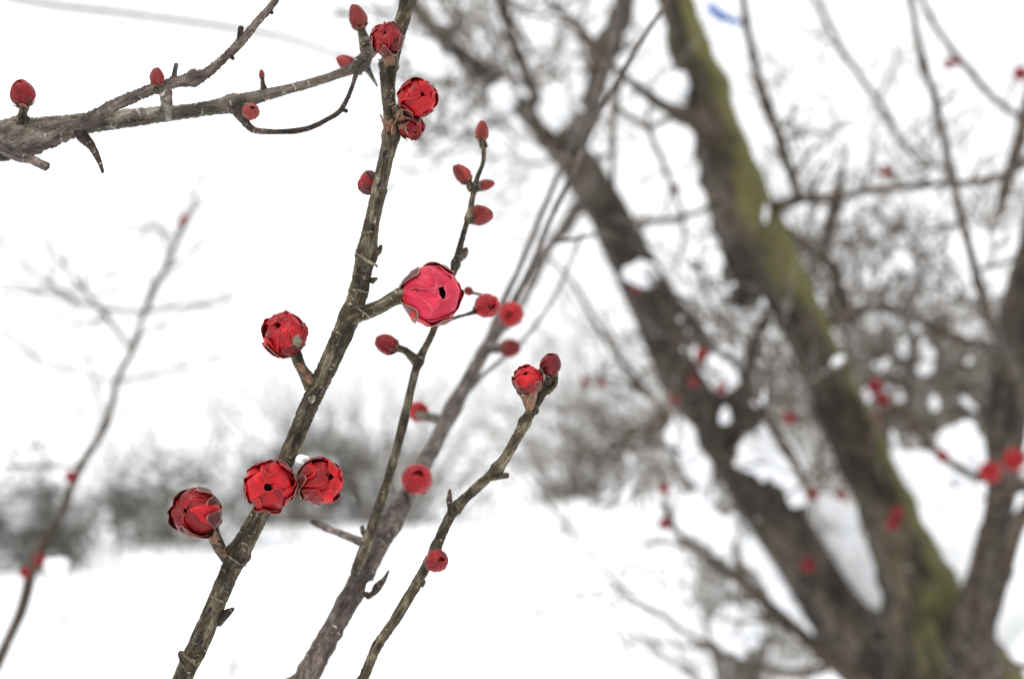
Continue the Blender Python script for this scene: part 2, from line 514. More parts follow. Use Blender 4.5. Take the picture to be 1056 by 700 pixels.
# thin dry weeds poking out of the snow, too many to count
wd = MB()
rnd = random.Random(61)
def weeds(n, x0, x1, y0, y1, h0, h1, r0, r1):
    for _ in range(n):
        px, py = rnd.uniform(x0, x1), rnd.uniform(y0, y1)
        d = ground_d(py)
        p = at(px, py, d); p.z = -0.04
        h = rnd.uniform(h0, h1) * d / F
        sticks(wd, p, p + Vector((rnd.gauss(0, .25) * h, rnd.gauss(0, .25) * h, h)), rnd.uniform(r0, r1) * d / F, rnd, 5)
weeds(90, 0, 260, 530, 600, 14, 46, .7, 1.3)
weeds(90, 240, 520, 522, 560, 14, 40, .7, 1.3)
weeds(70, 500, 720, 500, 545, 14, 40, .7, 1.3)
for (cx, cy, n) in ((60, 655, 8), (262, 715, 10), (350, 700, 10), (230, 705, 7), (30, 720, 7), (470, 690, 6), (560, 640, 6)):
    weeds(n, cx - 16, cx + 16, cy - 5, cy + 12, 30, 75, .7, 1.4)
solo("dry_weeds", wd, M_PALETWIG, "thin dry weeds poking out of the snow", "weeds", at(300, 560, 14), kind="stuff")

# ------------------------------------------------------------------ buds
def petal_patch(mb, az, halfw, th_end, lay, seed, num, nu=16, nv=12, cap=0.45, spiral=0.05, flare=0.0, swirl=0.0, th0=2.95, prof=0.0, wr=0.02, mi=0, taper=0.75, lip=0.0):
    off = Vector((seed * 3.17, seed * 1.31, num * 7.7))
    vs, bcs, tones, fs = [], [], [], []
    for i in range(nu + 1):
        u = i / nu
        for j in range(nv + 1):
            v = -1 + 2 * j / nv
            end = th_end + cap * abs(v) ** 2.2
            th = th0 + (end - th0) * u
            wdt = halfw * (0.5 + 0.5 * sm(0, 0.45, u)) * (1 - (1 - taper) * sm(0.6, 1, u))
            ph = az + v * wdt * (1 + 0.16 * noise.noise(Vector((u * 2.4, num * 3.3, seed)))) + swirl * (1 - th / math.pi) ** 2 + 0.14 * noise.noise(Vector((u * 2.0, v * 0.8, num * 1.9 + seed))) * sm(0.3, 0.8, u)
            r = 1 + lay + spiral * v + flare * u ** 4 - lip * sm(0.80, 1.0, u)
            q = Vector((v * 1.5, u * 2.2, 0)) + off
            r += wr * (noise.noise(q) * 1.2 + 0.6 * noise.noise(q * 2.7))
            r += wr * 0.9 * noise.noise(Vector((ph * 3, 1, num))) * u * u + wr * 0.45 * noise.noise(Vector((v * 6 + num, u * 2.2, seed))) * (0.3 + u)
            # egg profile: prof>0 stretches the tip
            z = math.cos(th)
            sx = math.sin(th) * (1 - prof * 0.35 * max(0, z))
            z = z * (1 + prof * max(0, z))
            vs.append((r * sx * math.cos(ph), r * sx * math.sin(ph), r * z))
            bcs.append((v, u, num * 1.37 + seed))
            e = max(abs(v) ** 5, u ** 7)
            tones.append(min(1, e))
    for i in range(nu):
        for j in range(nv):
            a = i * (nv + 1) + j
            fs.append((a, a + 1, a + nv + 2, a + nv + 1))
    mb.add(vs, fs, bcs, tones, mi)

def ball(mb, r, seed, mi=0, nu=14, nv=18, zs=1.0):
    vs, fs, bcs = [], [], []
    for i in range(nu + 1):
        th = math.pi * i / nu
        for j in range(nv):
            ph = 2 * math.pi * j / nv
            p = Vector((math.sin(th) * math.cos(ph), math.sin(th) * math.sin(ph), math.cos(th) * zs))
            p *= r * (1 + 0.06 * noise.noise(p * 2.5 + Vector((seed, 0, 0))))
            vs.append(tuple(p)); bcs.append((p.x, p.y, p.z))
    for i in range(nu):
        for j in range(nv):
            fs.append((i * nv + j, i * nv + (j + 1) % nv, (i + 1) * nv + (j + 1) % nv, (i + 1) * nv + j))
    mb.add(vs, fs, bcs, None, mi)

MESHES = {}
def bud_meshes(style, seed):
    key = (style, seed)
    if key in MESHES: return MESHES[key]
    rnd = random.Random(seed * 101 + 7)
    P, S, Q = MB(), MB(), MB()
    j = lambda a: rnd.uniform(-a, a)
    hi = style in ('open', 'rose', 'scaled')
    nu, nv = (22, 16) if hi else (12, 9)
    pm = {'open': M_RED, 'rose': M_PINK, 'scaled': M_DEEP, 'far': M_FARBUD, 'tight': M_DEEP, 'russet': M_BROWNBUD}[style]
    a0 = rnd.uniform(0, 6.28)
    prof = 0.0
    if style == 'rose':
        ball(P, 0.66, seed, 1)
        for k in range(4): petal_patch(P, a0 + 0.5 + k * 1.571 + j(.2), 1.2, (0.12, 0.20, 0.15, 0.27)[k], -0.085 + 0.014 * k, seed, k + 10, nu, nv, cap=0.06, spiral=0.045, swirl=1.3, wr=0.045, taper=1.02, lip=0.10)
        for k in range(4): petal_patch(P, a0 + k * 1.571 + j(.2), 1.0, (0.34, 0.62, 0.95, 0.80)[k], -0.03 + 0.012 * (k % 3), seed, k, nu, nv, cap=0.5, spiral=0.035, swirl=0.9, wr=0.05, taper=0.72)
        for k in range(2): petal_patch(P, a0 + 2.1 + k * 2.0 + j(.3), 0.85, 1.15 + j(.12), 0.015, seed, k + 20, nu, nv, cap=0.5, spiral=0.04, wr=0.06, flare=0.04, taper=0.95, mi=2)
    elif style == 'open':
        ball(P, 0.62, seed, 1)
        for k in range(3): petal_patch(P, a0 + 0.4 + k * 2.09 + j(.3), 1.60, (0.10, 0.16, 0.24)[k] + j(.04), -0.13 + 0.02 * k, seed, k + 10, nu, nv, cap=0.08, spiral=0.08, swirl=1.2, wr=0.10, taper=0.9, lip=0.2)
        for k in range(4): petal_patch(P, a0 + k * 1.571 + j(.3), 0.92, 0.66 + j(.28), -0.055 + 0.02 * (k % 3), seed, k, nu, nv, cap=0.62, spiral=0.065, swirl=0.7, wr=0.10, flare=0.02 + j(.05), taper=0.62)
        for k in range(5): petal_patch(P, a0 + 0.3 + k * 1.257 + j(.25), 0.68, 1.12 + j(.2), 0.0 + 0.02 * (k % 2), seed, k + 20, nu, nv, cap=0.7, spiral=0.05, wr=0.08, flare=0.08 + j(.05), taper=0.75, mi=2)
    elif style == 'scaled':
        ball(P, 0.64, seed, 1)
        for k in range(3): petal_patch(P, a0 + k * 2.09 + j(.3), 1.60, (0.06, 0.11, 0.18)[k], -0.13 + 0.02 * k, seed, k + 10, nu, nv, cap=0.08, spiral=0.07, swirl=1.2, wr=0.11, taper=0.95, lip=0.2)
        for k in range(4): petal_patch(P, a0 + k * 1.571 + j(.35), 0.86, 0.62 + j(.3), -0.05 + 0.02 * (k % 3), seed, k, nu, nv, cap=0.6, spiral=0.065, swirl=0.6, wr=0.11, flare=j(.06), taper=0.65, mi=2 if k % 2 else 0)
        for k in range(4): petal_patch(P, a0 + 0.5 + k * 1.571 + j(.35), 0.62, 0.98 + j(.28), 0.01, seed, k + 20, nu, nv, cap=0.55, spiral=0.05, wr=0.11, flare=0.03 + j(.07), taper=0.85, mi=3)
    else:
        prof = {'far': 0.12, 'tight': 0.25, 'russet': 0.45}[style]
        ball(P, 0.74, seed, 1)
        for k in range(5): petal_patch(P, a0 + k * 1.257 + j(.15), 1.15, 0.05 + 0.13 * k, -0.05 + 0.012 * k, seed, k, nu, nv, cap=0.16, spiral=0.045, swirl=0.9, wr=0.045, prof=prof, taper=1.0, lip=0.05)
    # sepals hug the lower part of the bud
    se = {'open': 1.22, 'rose': 1.02, 'scaled': 1.0, 'far': 1.9, 'tight': 1.75, 'russet': 2.0}[style]
    for k in range(5):
        petal_patch(S, a0 + 0.63 + k * 1.257 + j(.12), 0.56, se + j(.14), 0.055 + 0.01 * (k % 2), seed + 3, k, nu // 2 + 2, nv // 2 + 3, cap=0.75, spiral=0.03, wr=0.05, flare=((0.03 + j(.07)) if hi else 0.0), prof=prof)
    # receptacle cup and bud scales at the base
    for row in range(2 if hi else 1):
        for k in range(5):
            petal_patch(Q, a0 + k * 1.257 + row * 0.6 + j(.2), 0.62, 2.20 + row * 0.32 + j(.12), 0.09 + 0.05 * row, seed + 5, k + row * 5, 8, 7, cap=0.5, spiral=0.03, wr=0.06, flare=0.07, prof=prof, th0=3.05)
    MESHES[key] = (mesh_of("petals", P, [pm, M_HOLESHADE if hi else M_DEEP, {'rose': M_RED, 'open': M_DEEP}.get(style, M_RED), M_SEPAL]), mesh_of("calyx", S, [M_SEPAL]), mesh_of("bud_scales", Q, [M_SCALE]))
    return MESHES[key]

def solid(o, th):
    md = o.modifiers.new("thickness", 'SOLIDIFY'); md.thickness = th; md.offset = -1
def subd(o):
    md = o.modifiers.new("smooth", 'SUBSURF'); md.levels = 1; md.render_levels = 1

def bud(parent, px, py, R, d, axis, style='far', seed=1, stalk=None, sr=None, roll=0.0, label=None, scales=True, squash=1.0, stalk_mat=None):
    """stalk: photo points (px, py, d) from the bud's base to the wood; sr: its radii in px"""
    pm, sm_, qm = bud_meshes(style, seed)
    c = at(px, py, d)
    q = cdir(axis).to_track_quat('Z', 'Y') @ Quaternion((0, 0, 1), roll)
    s = R * d / F
    mw = Matrix.Translation(c) @ q.to_matrix().to_4x4() @ Matrix.Diagonal((s * squash, s * squash, s, 1))
    o = link_mesh("flower_bud", pm, parent, mw)
    if label: o["label"] = label
    solid(o, 0.035)
    hi = style in ('open', 'rose', 'scaled')
    if hi: subd(o)
    ca = link_mesh("calyx", sm_, o); solid(ca, 0.035)
    if hi: subd(ca)
    if scales and style != 'far':
        sc = link_mesh("bud_scales", qm, o); solid(sc, 0.04)
    if stalk:
        b = c - cdir(axis) * s * 0.9
        mb = MB()
        # base of the bud back in photo coordinates
        rel = b - CAM; dd = rel.dot(FWD)
        bx = 528 + rel.dot(RGT) / dd * F; by = 350 - rel.dot(UPV) / dd * F
        r0 = sr[0] if sr else R * 0.3
        ctrl = [(bx, by, r0, dd)]
        for i, p in enumerate(stalk):
            ctrl.append((p[0], p[1], (sr[min(i + 1, len(sr) - 1)] if sr else R * 0.28) * (1.35 if i == len(stalk) - 1 else 1.0), p[2]))
        tube(mb, ctrl, 12, 1.5, 0.12, seed=seed, fine=0.08)
        part("stalk", mb, stalk_mat or M_STEM, o)
    return o

def nub(parent, ctrl, mat, name="spur", seed=0, seg=12, rough=0.14, fine=0.08, step=1.5):
    mb = MB(); tube(mb, ctrl, seg, step, rough, seed=seed, fine=fine)
    return part(name, mb, mat, parent)

def scale_tuft(parent, px, py, d, R, seed, n=5, mat=None, along=(0.1, 1, 0.15), name="bud_scales"):
    """dry overlapping bud scales clasping a stalk, all leaning along the bud with curled tips"""
    rnd = random.Random(seed)
    mb = MB()
    base = at(px, py, d); s = R * d / F
    A = cdir(along); V = cdir((0, 0, 1))
    X = A.cross(V).normalized(); Y = X.cross(A).normalized()
    if Y.dot(V) < 0: Y = -Y
    for k in range(n):
        a = math.pi * (k + 0.5) / n + rnd.uniform(-.25, .25)          # round the visible half and beyond
        rad = X * math.cos(a) + Y * math.sin(a)
        tan = A.cross(rad).normalized()
        L = s * rnd.uniform(0.8, 1.35); wd = s * rnd.uniform(0.34, 0.52); lean = rnd.uniform(-.25, .25)
        o0 = base + rad * s * 0.30 - A * s * rnd.uniform(0.2, 0.75)
        curl = rnd.uniform(0.1, 0.5)
        vs, fs, bcs, tn = [], [], [], []
        for i in range(9):
            u = i / 8
            hw = wd * (math.sin(math.pi * (0.22 + 0.74 * u)) ** 0.8)
            for jx in range(7):
                v = -1 + jx / 3
                nz = noise.noise(Vector((v * 1.7, u * 2.0, seed * 3 + k)))
                p = o0 + A * L * (u + 0.05 * nz) + tan * (v * hw + lean * L * u * u) + rad * s * (0.14 * math.sin(u * 2.4) + curl * u ** 4 - 0.22 * v * v * (1 - 0.4 * u) + 0.08 * nz)
                vs.append(tuple(p)); bcs.append((v, u, k + seed)); tn.append(max(abs(v) ** 4, u ** 6))
        for i in range(8):
            for jx in range(6):
                a_ = i * 7 + jx; fs.append((a_, a_ + 1, a_ + 8, a_ + 7))
        mb.add(vs, fs, bcs, tn)
    o = part(name, mb, mat or M_SCALE, parent)
    solid(o, 0.00007)
    return o

def lump_mb(mb, px, py, d, rx, ry, rz, seed, n=18, ang=0.0, bumps=0.25):
    c = at(px, py, d); k = d / F
    ca, sa = math.cos(ang), math.sin(ang)
    vs, fs = [], []
    for i in range(n + 1):
        th = math.pi * i / n
        for j in range(2 * n):
            ph = math.pi * j / n
            p = Vector((math.sin(th) * math.cos(ph), math.sin(th) * math.sin(ph), math.cos(th)))
            g = 1 + bumps * noise.noise(p * 1.3 + Vector((seed * 2.1, seed, 0))) + bumps * 0.5 * noise.noise(p * 3.1 + Vector((seed, 3, 1))) + bumps * 0.2 * noise.noise(p * 8 + Vector((seed, 3, 1)))
            x, y, z = p.x * rx * g, p.z * ry * g, p.y * rz * g
            x, y = x * ca - y * sa, x * sa + y * ca
            vs.append(tuple(c + k * (x * RGT + y * UPV - z * FWD)))
    for i in range(n):
        for j in range(2 * n):
            fs.append((i * 2 * n + j, i * 2 * n + (j + 1) % (2 * n), (i + 1) * 2 * n + (j + 1) % (2 * n), (i + 1) * 2 * n + j))
    mb.add(vs, fs)

def snow_lump(px, py, d, rx, ry, rz, seed, label, group=None, ang=0.0, extra=()):
    mb = MB()
    lump_mb(mb, px, py, d, rx, ry, rz, seed, ang=ang, n=24, bumps=.42)
    for e in extra: lump_mb(mb, *e)
    return solo("snow_clump", mb, M_SNOW, label, "snow", at(px, py + ry, d), group)

GB = "upright plum stems in the foreground"
# ------------------------------------------------------------------ the main stem, in focus
D0 = 0.300
st = thing("plum_branch", "thick olive-brown stem in sharp focus carrying the large rose-pink bud", "branch", at(60, 7700, 0.40), GB)
mb = MB()
tube(mb, [(60, 7760, 16, 0.40), (80, 5000, 15, 0.36), (90, 2500, 14, 0.32), (120, 1200, 12.5, 0.302), (165, 770, 11.5, 0.300), (188, 700, 11.3, .2995), (211, 650, 11.6, .2995), (232, 600, 11.2, .2995), (247, 568, 12.5, .2995),
          (268, 530, 10.8, .30), (283, 498, 10.5, .30), (297, 470, 10.2, .30), (318, 420, 10.8, .30), (336, 382, 11.4, .30), (353, 345, 12, .30), (363, 322, 12, .30), (370, 300, 10.8, .3), (374, 280, 11, .3), (378, 262, 11.5, .3),
          (383, 232, 9.2, .3), (390, 200, 8.8, .3), (397, 168, 8.6, .3005), (403, 140, 9.4, .3005), (402, 115, 7.8, .301), (400, 90, 8.6, .301), (401, 68, 10.5, .301), (409, 40, 9, .3015), (416, 18, 8.6, .302), (421, 0, 9.2, .302),
          (428, -30, 8.2, .303), (440, -90, 7, .304), (450, -150, 4, .305)],
     seg=44, step=1.4, rough=0.055, fine=0.016, seed=3, rs=.88,
     knots=[(5.5, .22, .25, 2.6), (7.9, .25, .2, None), (18.0, .16, .35, None), (16, .12, .3, None), (14.8, .15, .4, 0.0), (22, .25, .2, None), (25.0, .25, .12, None), (28, .12, .3, None)])
part("stem", mb, M_STEM, st)
# a rim of peeling bark below the upper node
M_FLAKE = bark("peeling_bark_skin", [(0.06, 0.05, 0.036), (0.18, 0.155, 0.118), (0.36, 0.32, 0.26)], 1500, flake=(0.5, 0.45, 0.38), flake_amt=0.6)
def peel(parent, px, py, d, r, seed, tilt=0.25, span=2.4, h=3.0, a0=0.6, mat=None):
    mb = MB(); rnd = random.Random(seed); k = d / F
    c = at(px, py, d)
    ax = cdir((0.25, 0.97, 0)); sd_ = ax.cross(cdir((0, 0, 1))).normalized() * -1; fr = cdir((0, 0, 1))
    vs, fs, bcs, tn = [], [], [], []
    n = 26
    for i in range(n + 1):
        a = a0 + span * i / n
        rr = r * (1 + 0.05 * noise.noise(Vector((i * 0.3, seed, 0))))
        for jx in range(5):
            v = jx / 4
            lift = 0.02 + 0.16 * v * v + 0.05 * noise.noise(Vector((i * 0.25, v, seed)))
            hh = 0.62 * h * (v - 0.5) * (0.55 + 0.6 * math.sin(math.pi * i / n)) + tilt * r * math.cos(a) + 1.2 * noise.noise(Vector((i * 0.2, seed + 4, 0)))
            p = c + k * (sd_ * math.cos(a) * rr * (1 + lift) + fr * math.sin(a) * rr * (1 + lift) + ax * hh)
            vs.append(tuple(p)); bcs.append((i * .0004, v * .001, seed)); tn.append(v)
    for i in range(n):
        for jx in range(4):
            q = i * 5 + jx; fs.append((q, q + 1, q + 6, q + 5))
    mb.add(vs, fs, bcs, tn)
    o = part("bark_flake", mb, mat or M_FLAKE, parent); solid(o, 0.00012)
peel(st, 378, 268, .2998, 11.6, 1, tilt=0.35, h=4)
peel(st, 371, 300, .2998, 10.9, 2, tilt=-0.1, span=1.5, a0=0.9, h=3)
peel(st, 383, 240, .2998, 9.6, 3, tilt=-0.35, span=1.3, a0=0.5, h=2.5)
peel(st, 246, 577, .2993, 12.3, 4, tilt=0.3, span=1.9, a0=0.5, h=3)
peel(st, 225, 615, .2993, 11.3, 6, tilt=0.3, span=1.2, a0=1.1, h=3)
peel(st, 401, 66, .3005, 10.9, 5, tilt=0.05, span=2.2, a0=0.5, h=3)
peel(st, 391, 192, .3, 9.0, 8, tilt=-0.2, span=1.0, a0=0.9, h=2)
# spur to the big bud
nub(st, [(356, 331, 9.5, .3), (368, 324, 9.2, .299), (380, 321, 8.2, .2985), (394, 315, 7.2, .2985), (406, 308, 7.6, .299), (416, 304, 9.5, .2995)], M_STEM, seed=5, seg=28, rough=.08, fine=.07, step=1.2)
peel(st, 375, 322, .2988, 9.2, 7, tilt=0.5, span=2.0, h=3)
bud(st, 445, 304, 29.5, .2985, (.50, .02, .86), 'rose', 4, squash=1.04, roll=.5, label="large rose-pink bud opening with a dark hole at its tip")
# knobbly spur bud
bud(st, 293, 344, 22.5, .2975, (-.28, .50, .82), 'open', 6, [(307, 371, .2985), (313, 383, .2992), (322, 396, .30)], [7, 6.5, 6.5, 7.5], roll=.5, label="red bud on a knobbly pale stalk")
scale_tuft(st, 311, 379, .2980, 8, 4, 5, along=(-.5, .85, .15))
scale_tuft(st, 318, 391, .2985, 8, 5, 4, along=(-.5, .85, .1))
# the touching pair and the one to their left
bud(st, 278, 501, 26, .2915, (.04, .06, 1), 'open', 9, roll=1.1, label="red bud facing the viewer with scalloped dark edge")
bud(st, 331, 496, 23.5, .296, (.62, .30, .70), 'open', 12, [(300, 506, .2975), (284, 508, .2995)], [6, 5.5, 6], roll=2.0, label="red bud turned to the right with dark sepals showing")
bud(st, 202, 529, 25, .2965, (-.42, .22, .86), 'scaled', 15, [(222, 556, .298), (230, 570, .2995), (243, 582, .30)], [8, 7, 7, 8], roll=.4, label="dark crimson bud on a short woody stalk")
scale_tuft(st, 223, 557, .2975, 11, 6, 5, along=(-.5, .8, .3))
scale_tuft(st, 231, 570, .2985, 9, 16, 4, along=(-.5, .8, .2))
# the ones near the top
bud(st, 399, 40, 16.5, .2955, (-.12, .42, .88), 'scaled', 18, [(402, 60, .299)], [6, 6], label="dark red bud lying on the front of the stem")
scale_tuft(st, 401, 62, .2975, 13, 8, 5, along=(-.1, .95, .25))
bud(st, 431, 101, 19.5, .2965, (.36, .10, .92), 'open', 21, [(409, 117, .3)], [6, 6], roll=.3, label="dark red open bud on the right of the stem")
bud(st, 425, 132, 12.5, .2985, (.45, -.62, .62), 'scaled', 24, [(408, 122, .3)], [5, 6], label="small brown-scaled bud hanging under the open one")
scale_tuft(st, 413, 120, .2975, 12, 9, 5, along=(.7, .35, .5))
scale_tuft(st, 402, 131, .2985, 13, 10, 5, along=(-.25, .9, .2))
scale_tuft(st, 417, 131, .2975, 10, 19, 5, along=(.75, -.1, .5))
bud(st, 380, 188, 12, .3035, (-.75, .45, .3), 'scaled', 27, [(393, 198, .3015)], [5, 5], label="half hidden dark red bud behind the stem")
nub(st, [(225, 640, 6, .3), (232, 634, 5, .299), (237, 630, 3.6, .299), (241, 627, 1.6, .299)], M_TWIG, "dormant_bud", 3)
nub(st, [(196, 685, 8, .298), (189, 678, 5, .2965), (186, 672, 3, .2965)], M_STEM, "dormant_bud", 4)
nub(st, [(385, 262, 6, .3), (391, 258, 3.4, .3), (393, 253, 1.6, .3)], M_STEM, "dormant_bud", 5)
nub(st, [(383, 290, 4, .3), (387, 288, 2.4, .3), (389, 287, 1.2, .3)], M_STEM, "dormant_bud", 6)
snow_lump(312, 475, .299, 7, 6, 5, 3, "small white snow lump wedged between two touching red buds")
wp = MB()
lump_mb(wp, 306, 351, .2945, 5.5, 5, 2.5, 4, n=14, bumps=.5)
part("withered_patch", wp, M_FLAKE, st)
rn = random.Random(44)
for (x, y) in ((208, 662), (217, 628), (262, 545), (290, 480), (304, 458), (322, 410), (330, 404), (347, 352), (386, 226), (392, 190), (398, 158), (401, 100)):
    nub(st, [(x - 1, y + 2, 3.4, .2955), (x + rn.uniform(-1, 1), y, 2.6, .2945), (x + 1, y - 2, 1.6, .2945)], M_TWIG if rn.random() < .6 else M_FLAKE, "bud_scar", int(x))

# ------------------------------------------------------------------ the thin stem on the right
st = thing("plum_branch", "thin sharp brown stem with two red buds at its tip", "branch", at(330, 7700, 0.42), GB)
mb = MB()
D1 = .302
tube(mb, [(330, 7760, 11, .42), (300, 4500, 10, .37), (290, 2000, 9, .325), (325, 950, 7.5, .305), (352, 748, 7, D1), (376, 696, 6.6, D1), (389, 666, 6.4, D1), (408, 638, 6.6, D1), (428, 604, 6.6, D1), (446, 572, 6.4, D1), (458, 545, 6.6, D1), (470, 524, 6.6, D1),
          (492, 502, 6.4, D1), (513, 483, 6.6, .3025), (528, 460, 6.6, .3025), (541, 436, 7, .3025), (552, 416, 6.8, .303), (562, 400, 7, .303), (570, 389, 5.5, .303)],
     seg=28, step=1.6, rough=.10, fine=.03, seed=8, rs=.80, knots=[(6, .2, .2, 0), (8, .2, .2, 3), (11, .35, .2, None), (13, .4, .2, None), (15, .3, .2, None), (9.2, .3, .25, None)])
part("stem", mb, M_STEM, st)
bud(st, 544, 391, 15, .2995, (-.12, .66, .72), 'open', 31, [(546, 414, .301), (549, 424, .3025)], [6.5, 5, 5], label="red tip bud with pale peeling sepals")
scale_tuft(st, 546, 412, .3005, 15, 12, 5, along=(-.05, .95, .2))
bud(st, 568, 376, 11.2, .301, (.12, .80, .56), 'tight', 33, [(567, 394, .303)], [5, 5], label="smaller round red tip bud")
bud(st, 451, 578, 12, .2985, (.45, .12, .88), 'tight', 36, [(442, 580, .302)], [5, 5], label="single round red bud pressed against the stem")
nub(st, [(466, 532, 3.4, .302), (464, 522, 2.6, .3), (463.5, 516, 3.4, .3), (463.5, 510, 2.2, .3), (464, 505, 1.6, .3)], M_TWIG, "spur", 9)
nub(st, [(503, 493, 4, .302), (514, 491, 3.4, .301), (524, 490, 2.8, .301)], M_STEM, "spur", 10)
nub(st, [(434, 603, 4, .302), (438, 599, 2, .302)], M_STEM, "dormant_bud", 11)
nub(st, [(564, 404, 4, .303), (572, 396, 3, .302), (574, 388, 2, .302)], M_STEM, "spur", 12)

# ------------------------------------------------------------------ the second thick stem, leaning away
st = thing("plum_branch", "grey-brown stem leaning away behind the main stem, blurring towards its top", "branch", at(230, 7000, 0.44), GB)
mb = MB()
tube(mb, [(230, 7000, 20, .44), (200, 3500, 19, .39), (220, 1200, 17, .345), (280, 770, 16, .337), (315, 700, 15.5, .336), (345, 645, 14.5, .342), (370, 600, 14, .348), (388, 567, 13, .356), (403, 540, 12, .366),
          (424, 503, 11, .385), (446, 462, 10, .415), (467, 420, 9.4, .45), (486, 386, 9, .475), (503, 356, 8, .50), (517, 335, 6.4, .51), (531, 308, 4.2, .51), (551, 268, 3.6, .51), (568, 225, 3.4, .51), (591, 178, 3.4, .51), (611, 130, 3.4, .51),
          (641, 76, 3.4, .51), (667, 34, 3, .51), (692, -5, 3, .51), (730, -70, 2.2, .51)],
     seg=30, step=2.2, rough=.10, fine=.03, seed=12, rs=.80, knots=[(6, .2, .3, 3), (8, .3, .3, None), (11, .25, .3, None), (14, .4, .4, None)])
part("stem", mb, M_STEM2, st)
nub(st, [(378, 613, 6, .338), (388, 606, 4.5, .337), (396, 597, 2.6, .337), (401, 588, 1.2, .337)], M_TWIG, "thorn", 13)
nub(st, [(377, 560, 5, .345), (358, 553, 4.2, .352), (338, 545, 3.6, .358), (322, 538, 3, .362)], M_STEM2, "spur", 14)
nub(st, [(383, 556, 4.5, .344), (376, 550, 3.6, .342), (373, 543, 2.2, .342)], M_TWIG, "dormant_bud", 15)
bud(st, 430, 494, 16, .362, (.25, .30, .92), 'far', 3, [(421, 506, .378)], [5, 6], label="bright red bud on the front of the leaning stem")
bud(st, 431, 424, 11, .47, (.5, .25, .7), 'far', 5, [(458, 434, .445)], [4, 4])
bud(st, 526, 359, 10, .48, (.95, .05, .25), 'tight', 41, [(505, 358, .496)], [4.5, 5], stalk_mat=M_STEM2)
bud(st, 527, 324, 13.5, .43, (.02, -.10, .95), 'far', 3, [(521, 334, .50)], [4, 5], roll=1, stalk_mat=M_STEM2)
nub(st, [(503, 357, 5, .50), (516, 318, 4, .54), (536, 275, 3.2, .58), (562, 212, 3, .62), (588, 150, 2.8, .66), (612, 98, 2.6, .70), (632, 40, 2.4, .72), (640, -20, 2, .74)], M_STEM2, "side_twig", 16, step=5)
nub(st, [(470, 416, 4, .45), (500, 385, 2.4, .52), (540, 350, 2, .6), (575, 300, 1.8, .68), (600, 240, 1.6, .75)], M_STEM2, "side_twig", 18, step=5)
nub(st, [(551, 268, 3, .51), (572, 250, 2.4, .54), (598, 246, 2, .58), (625, 240, 1.6, .62)], M_STEM2, "side_twig", 19, step=5)
snow_lump(381, 604, .334, 3.4, 6, 3, 6, "white snow bit caught at the thorn of the leaning stem", ang=-.5)

# slender side twig carrying loose buds
st = thing("plum_twig", "slender brown twig passing behind the large pink bud, small buds at its top", "twig", at(372, 575, .338), None)
mb = MB()
D2 = .326
tube(mb, [(366, 590, 6, .342), (378, 560, 7.2, .336), (392, 520, 6.4, .331), (406, 474, 5.6, .329), (416, 436, 5, .328), (424, 400, 4.8, D2), (432, 372, 4.8, D2), (447, 341, 4, D2), (460, 302, 4, D2), (470, 272, 4.6, D2), (477, 245, 3.6, D2), (484, 220, 3.6, D2),
          (488, 200, 3.4, D2), (492, 184, 3, D2), (498, 168, 2.6, D2), (499, 152, 3.2, D2)], seg=20, step=1.8, rough=.08, fine=.03, seed=21, rs=.84, knots=[(6, .5, .2, None), (9, .5, .15, None), (12.4, .5, .25, None), (4, .2, .3, None)])
part("stem", mb, M_STEM, st)
bud(st, 399, 355, 11.5, D2, (-.88, .35, .25), 'tight', 44, [(418, 362, D2), (430, 373, D2)], [4.5, 3.6, 4], squash=.92, label="dark red bud on a curved stalk pointing left")
bud(st, 497, 136, 9, D2, (.04, .97, .2), 'russet', 46, [(499, 152, D2)], [4, 3.2], squash=.8, label="pointed orange-red tip bud")
bud(st, 477, 180, 10, D2, (-.62, .72, .25), 'russet', 47, [(487, 196, D2)], [4, 3.2], squash=.85)
bud(st, 500, 191, 8, D2 + .008, (.95, .2, .1), 'russet', 48, [(489, 194, D2)], [5, 4], squash=.75)
bud(st, 494, 222, 12, D2 + .006, (.85, .02, .5), 'russet', 49, [(484, 226, D2)], [5, 4], squash=.9)
nub(st, [(472, 268, 4, D2), (478, 262, 4.2, D2), (481, 256, 2.4, D2)], M_STEM2, "dormant_bud", 22)
nub(st, [(452, 334, 2.6, D2), (468, 328, 1.8, .33), (482, 324, 1.8, .335), (490, 321, 3, .338)], M_TWIG, "side_twig", 23)
bud(st, 502, 315, 13, .338, (.28, .0, .93), 'far', 5, [(491, 320, .339)], [5, 4], roll=.6, label="bright red bud on a thin side stalk right of the pink bud")
bud(st, 483, 300, 4.5, .345, (-.6, .3, .6), 'tight', 41, [(492, 303, .35), (512, 308, .36)], [2, 1.6, 1.5], label="tiny dark bud beside the pink bud")

# ------------------------------------------------------------------ branches entering at the upper left
bt = thing("plum_branch", "dark knotty twig in front at the upper left, with a thorn and a bare tip", "branch", at(-150, 200, .30), "branches entering at the upper left")
mb = MB()
DL = .299
tube(mb, [(-700, 7700, 22, .45), (-720, 3000, 20, .36), (-560, 900, 16, .305), (-260, 330, 13, .30), (-60, 178, 10, DL), (0, 159, 9, DL), (32, 151, 9, DL), (60, 141, 8.8, DL), (90, 125, 8.2, DL), (120, 108, 7.2, DL), (150, 95, 6.4, DL), (176, 86, 6.2, DL), (200, 81, 7.4, DL), (214, 75, 6, DL),
          (228, 63, 5, DL), (248, 44, 5, DL), (266, 22, 4.4, DL), (283, 2, 4, DL), (300, -30, 3.6, DL), (315, -70, 2.4, DL)],
     seg=28, step=1.5, rough=.16, fine=.035, seed=31, rs=.92, knots=[(12, .35, .3, None), (8, .3, .3, 3), (6, .2, .3, None), (15, .2, .2, 0), (16.5, .25, .15, 2)])
part("stem", mb, M_STEM2, bt)
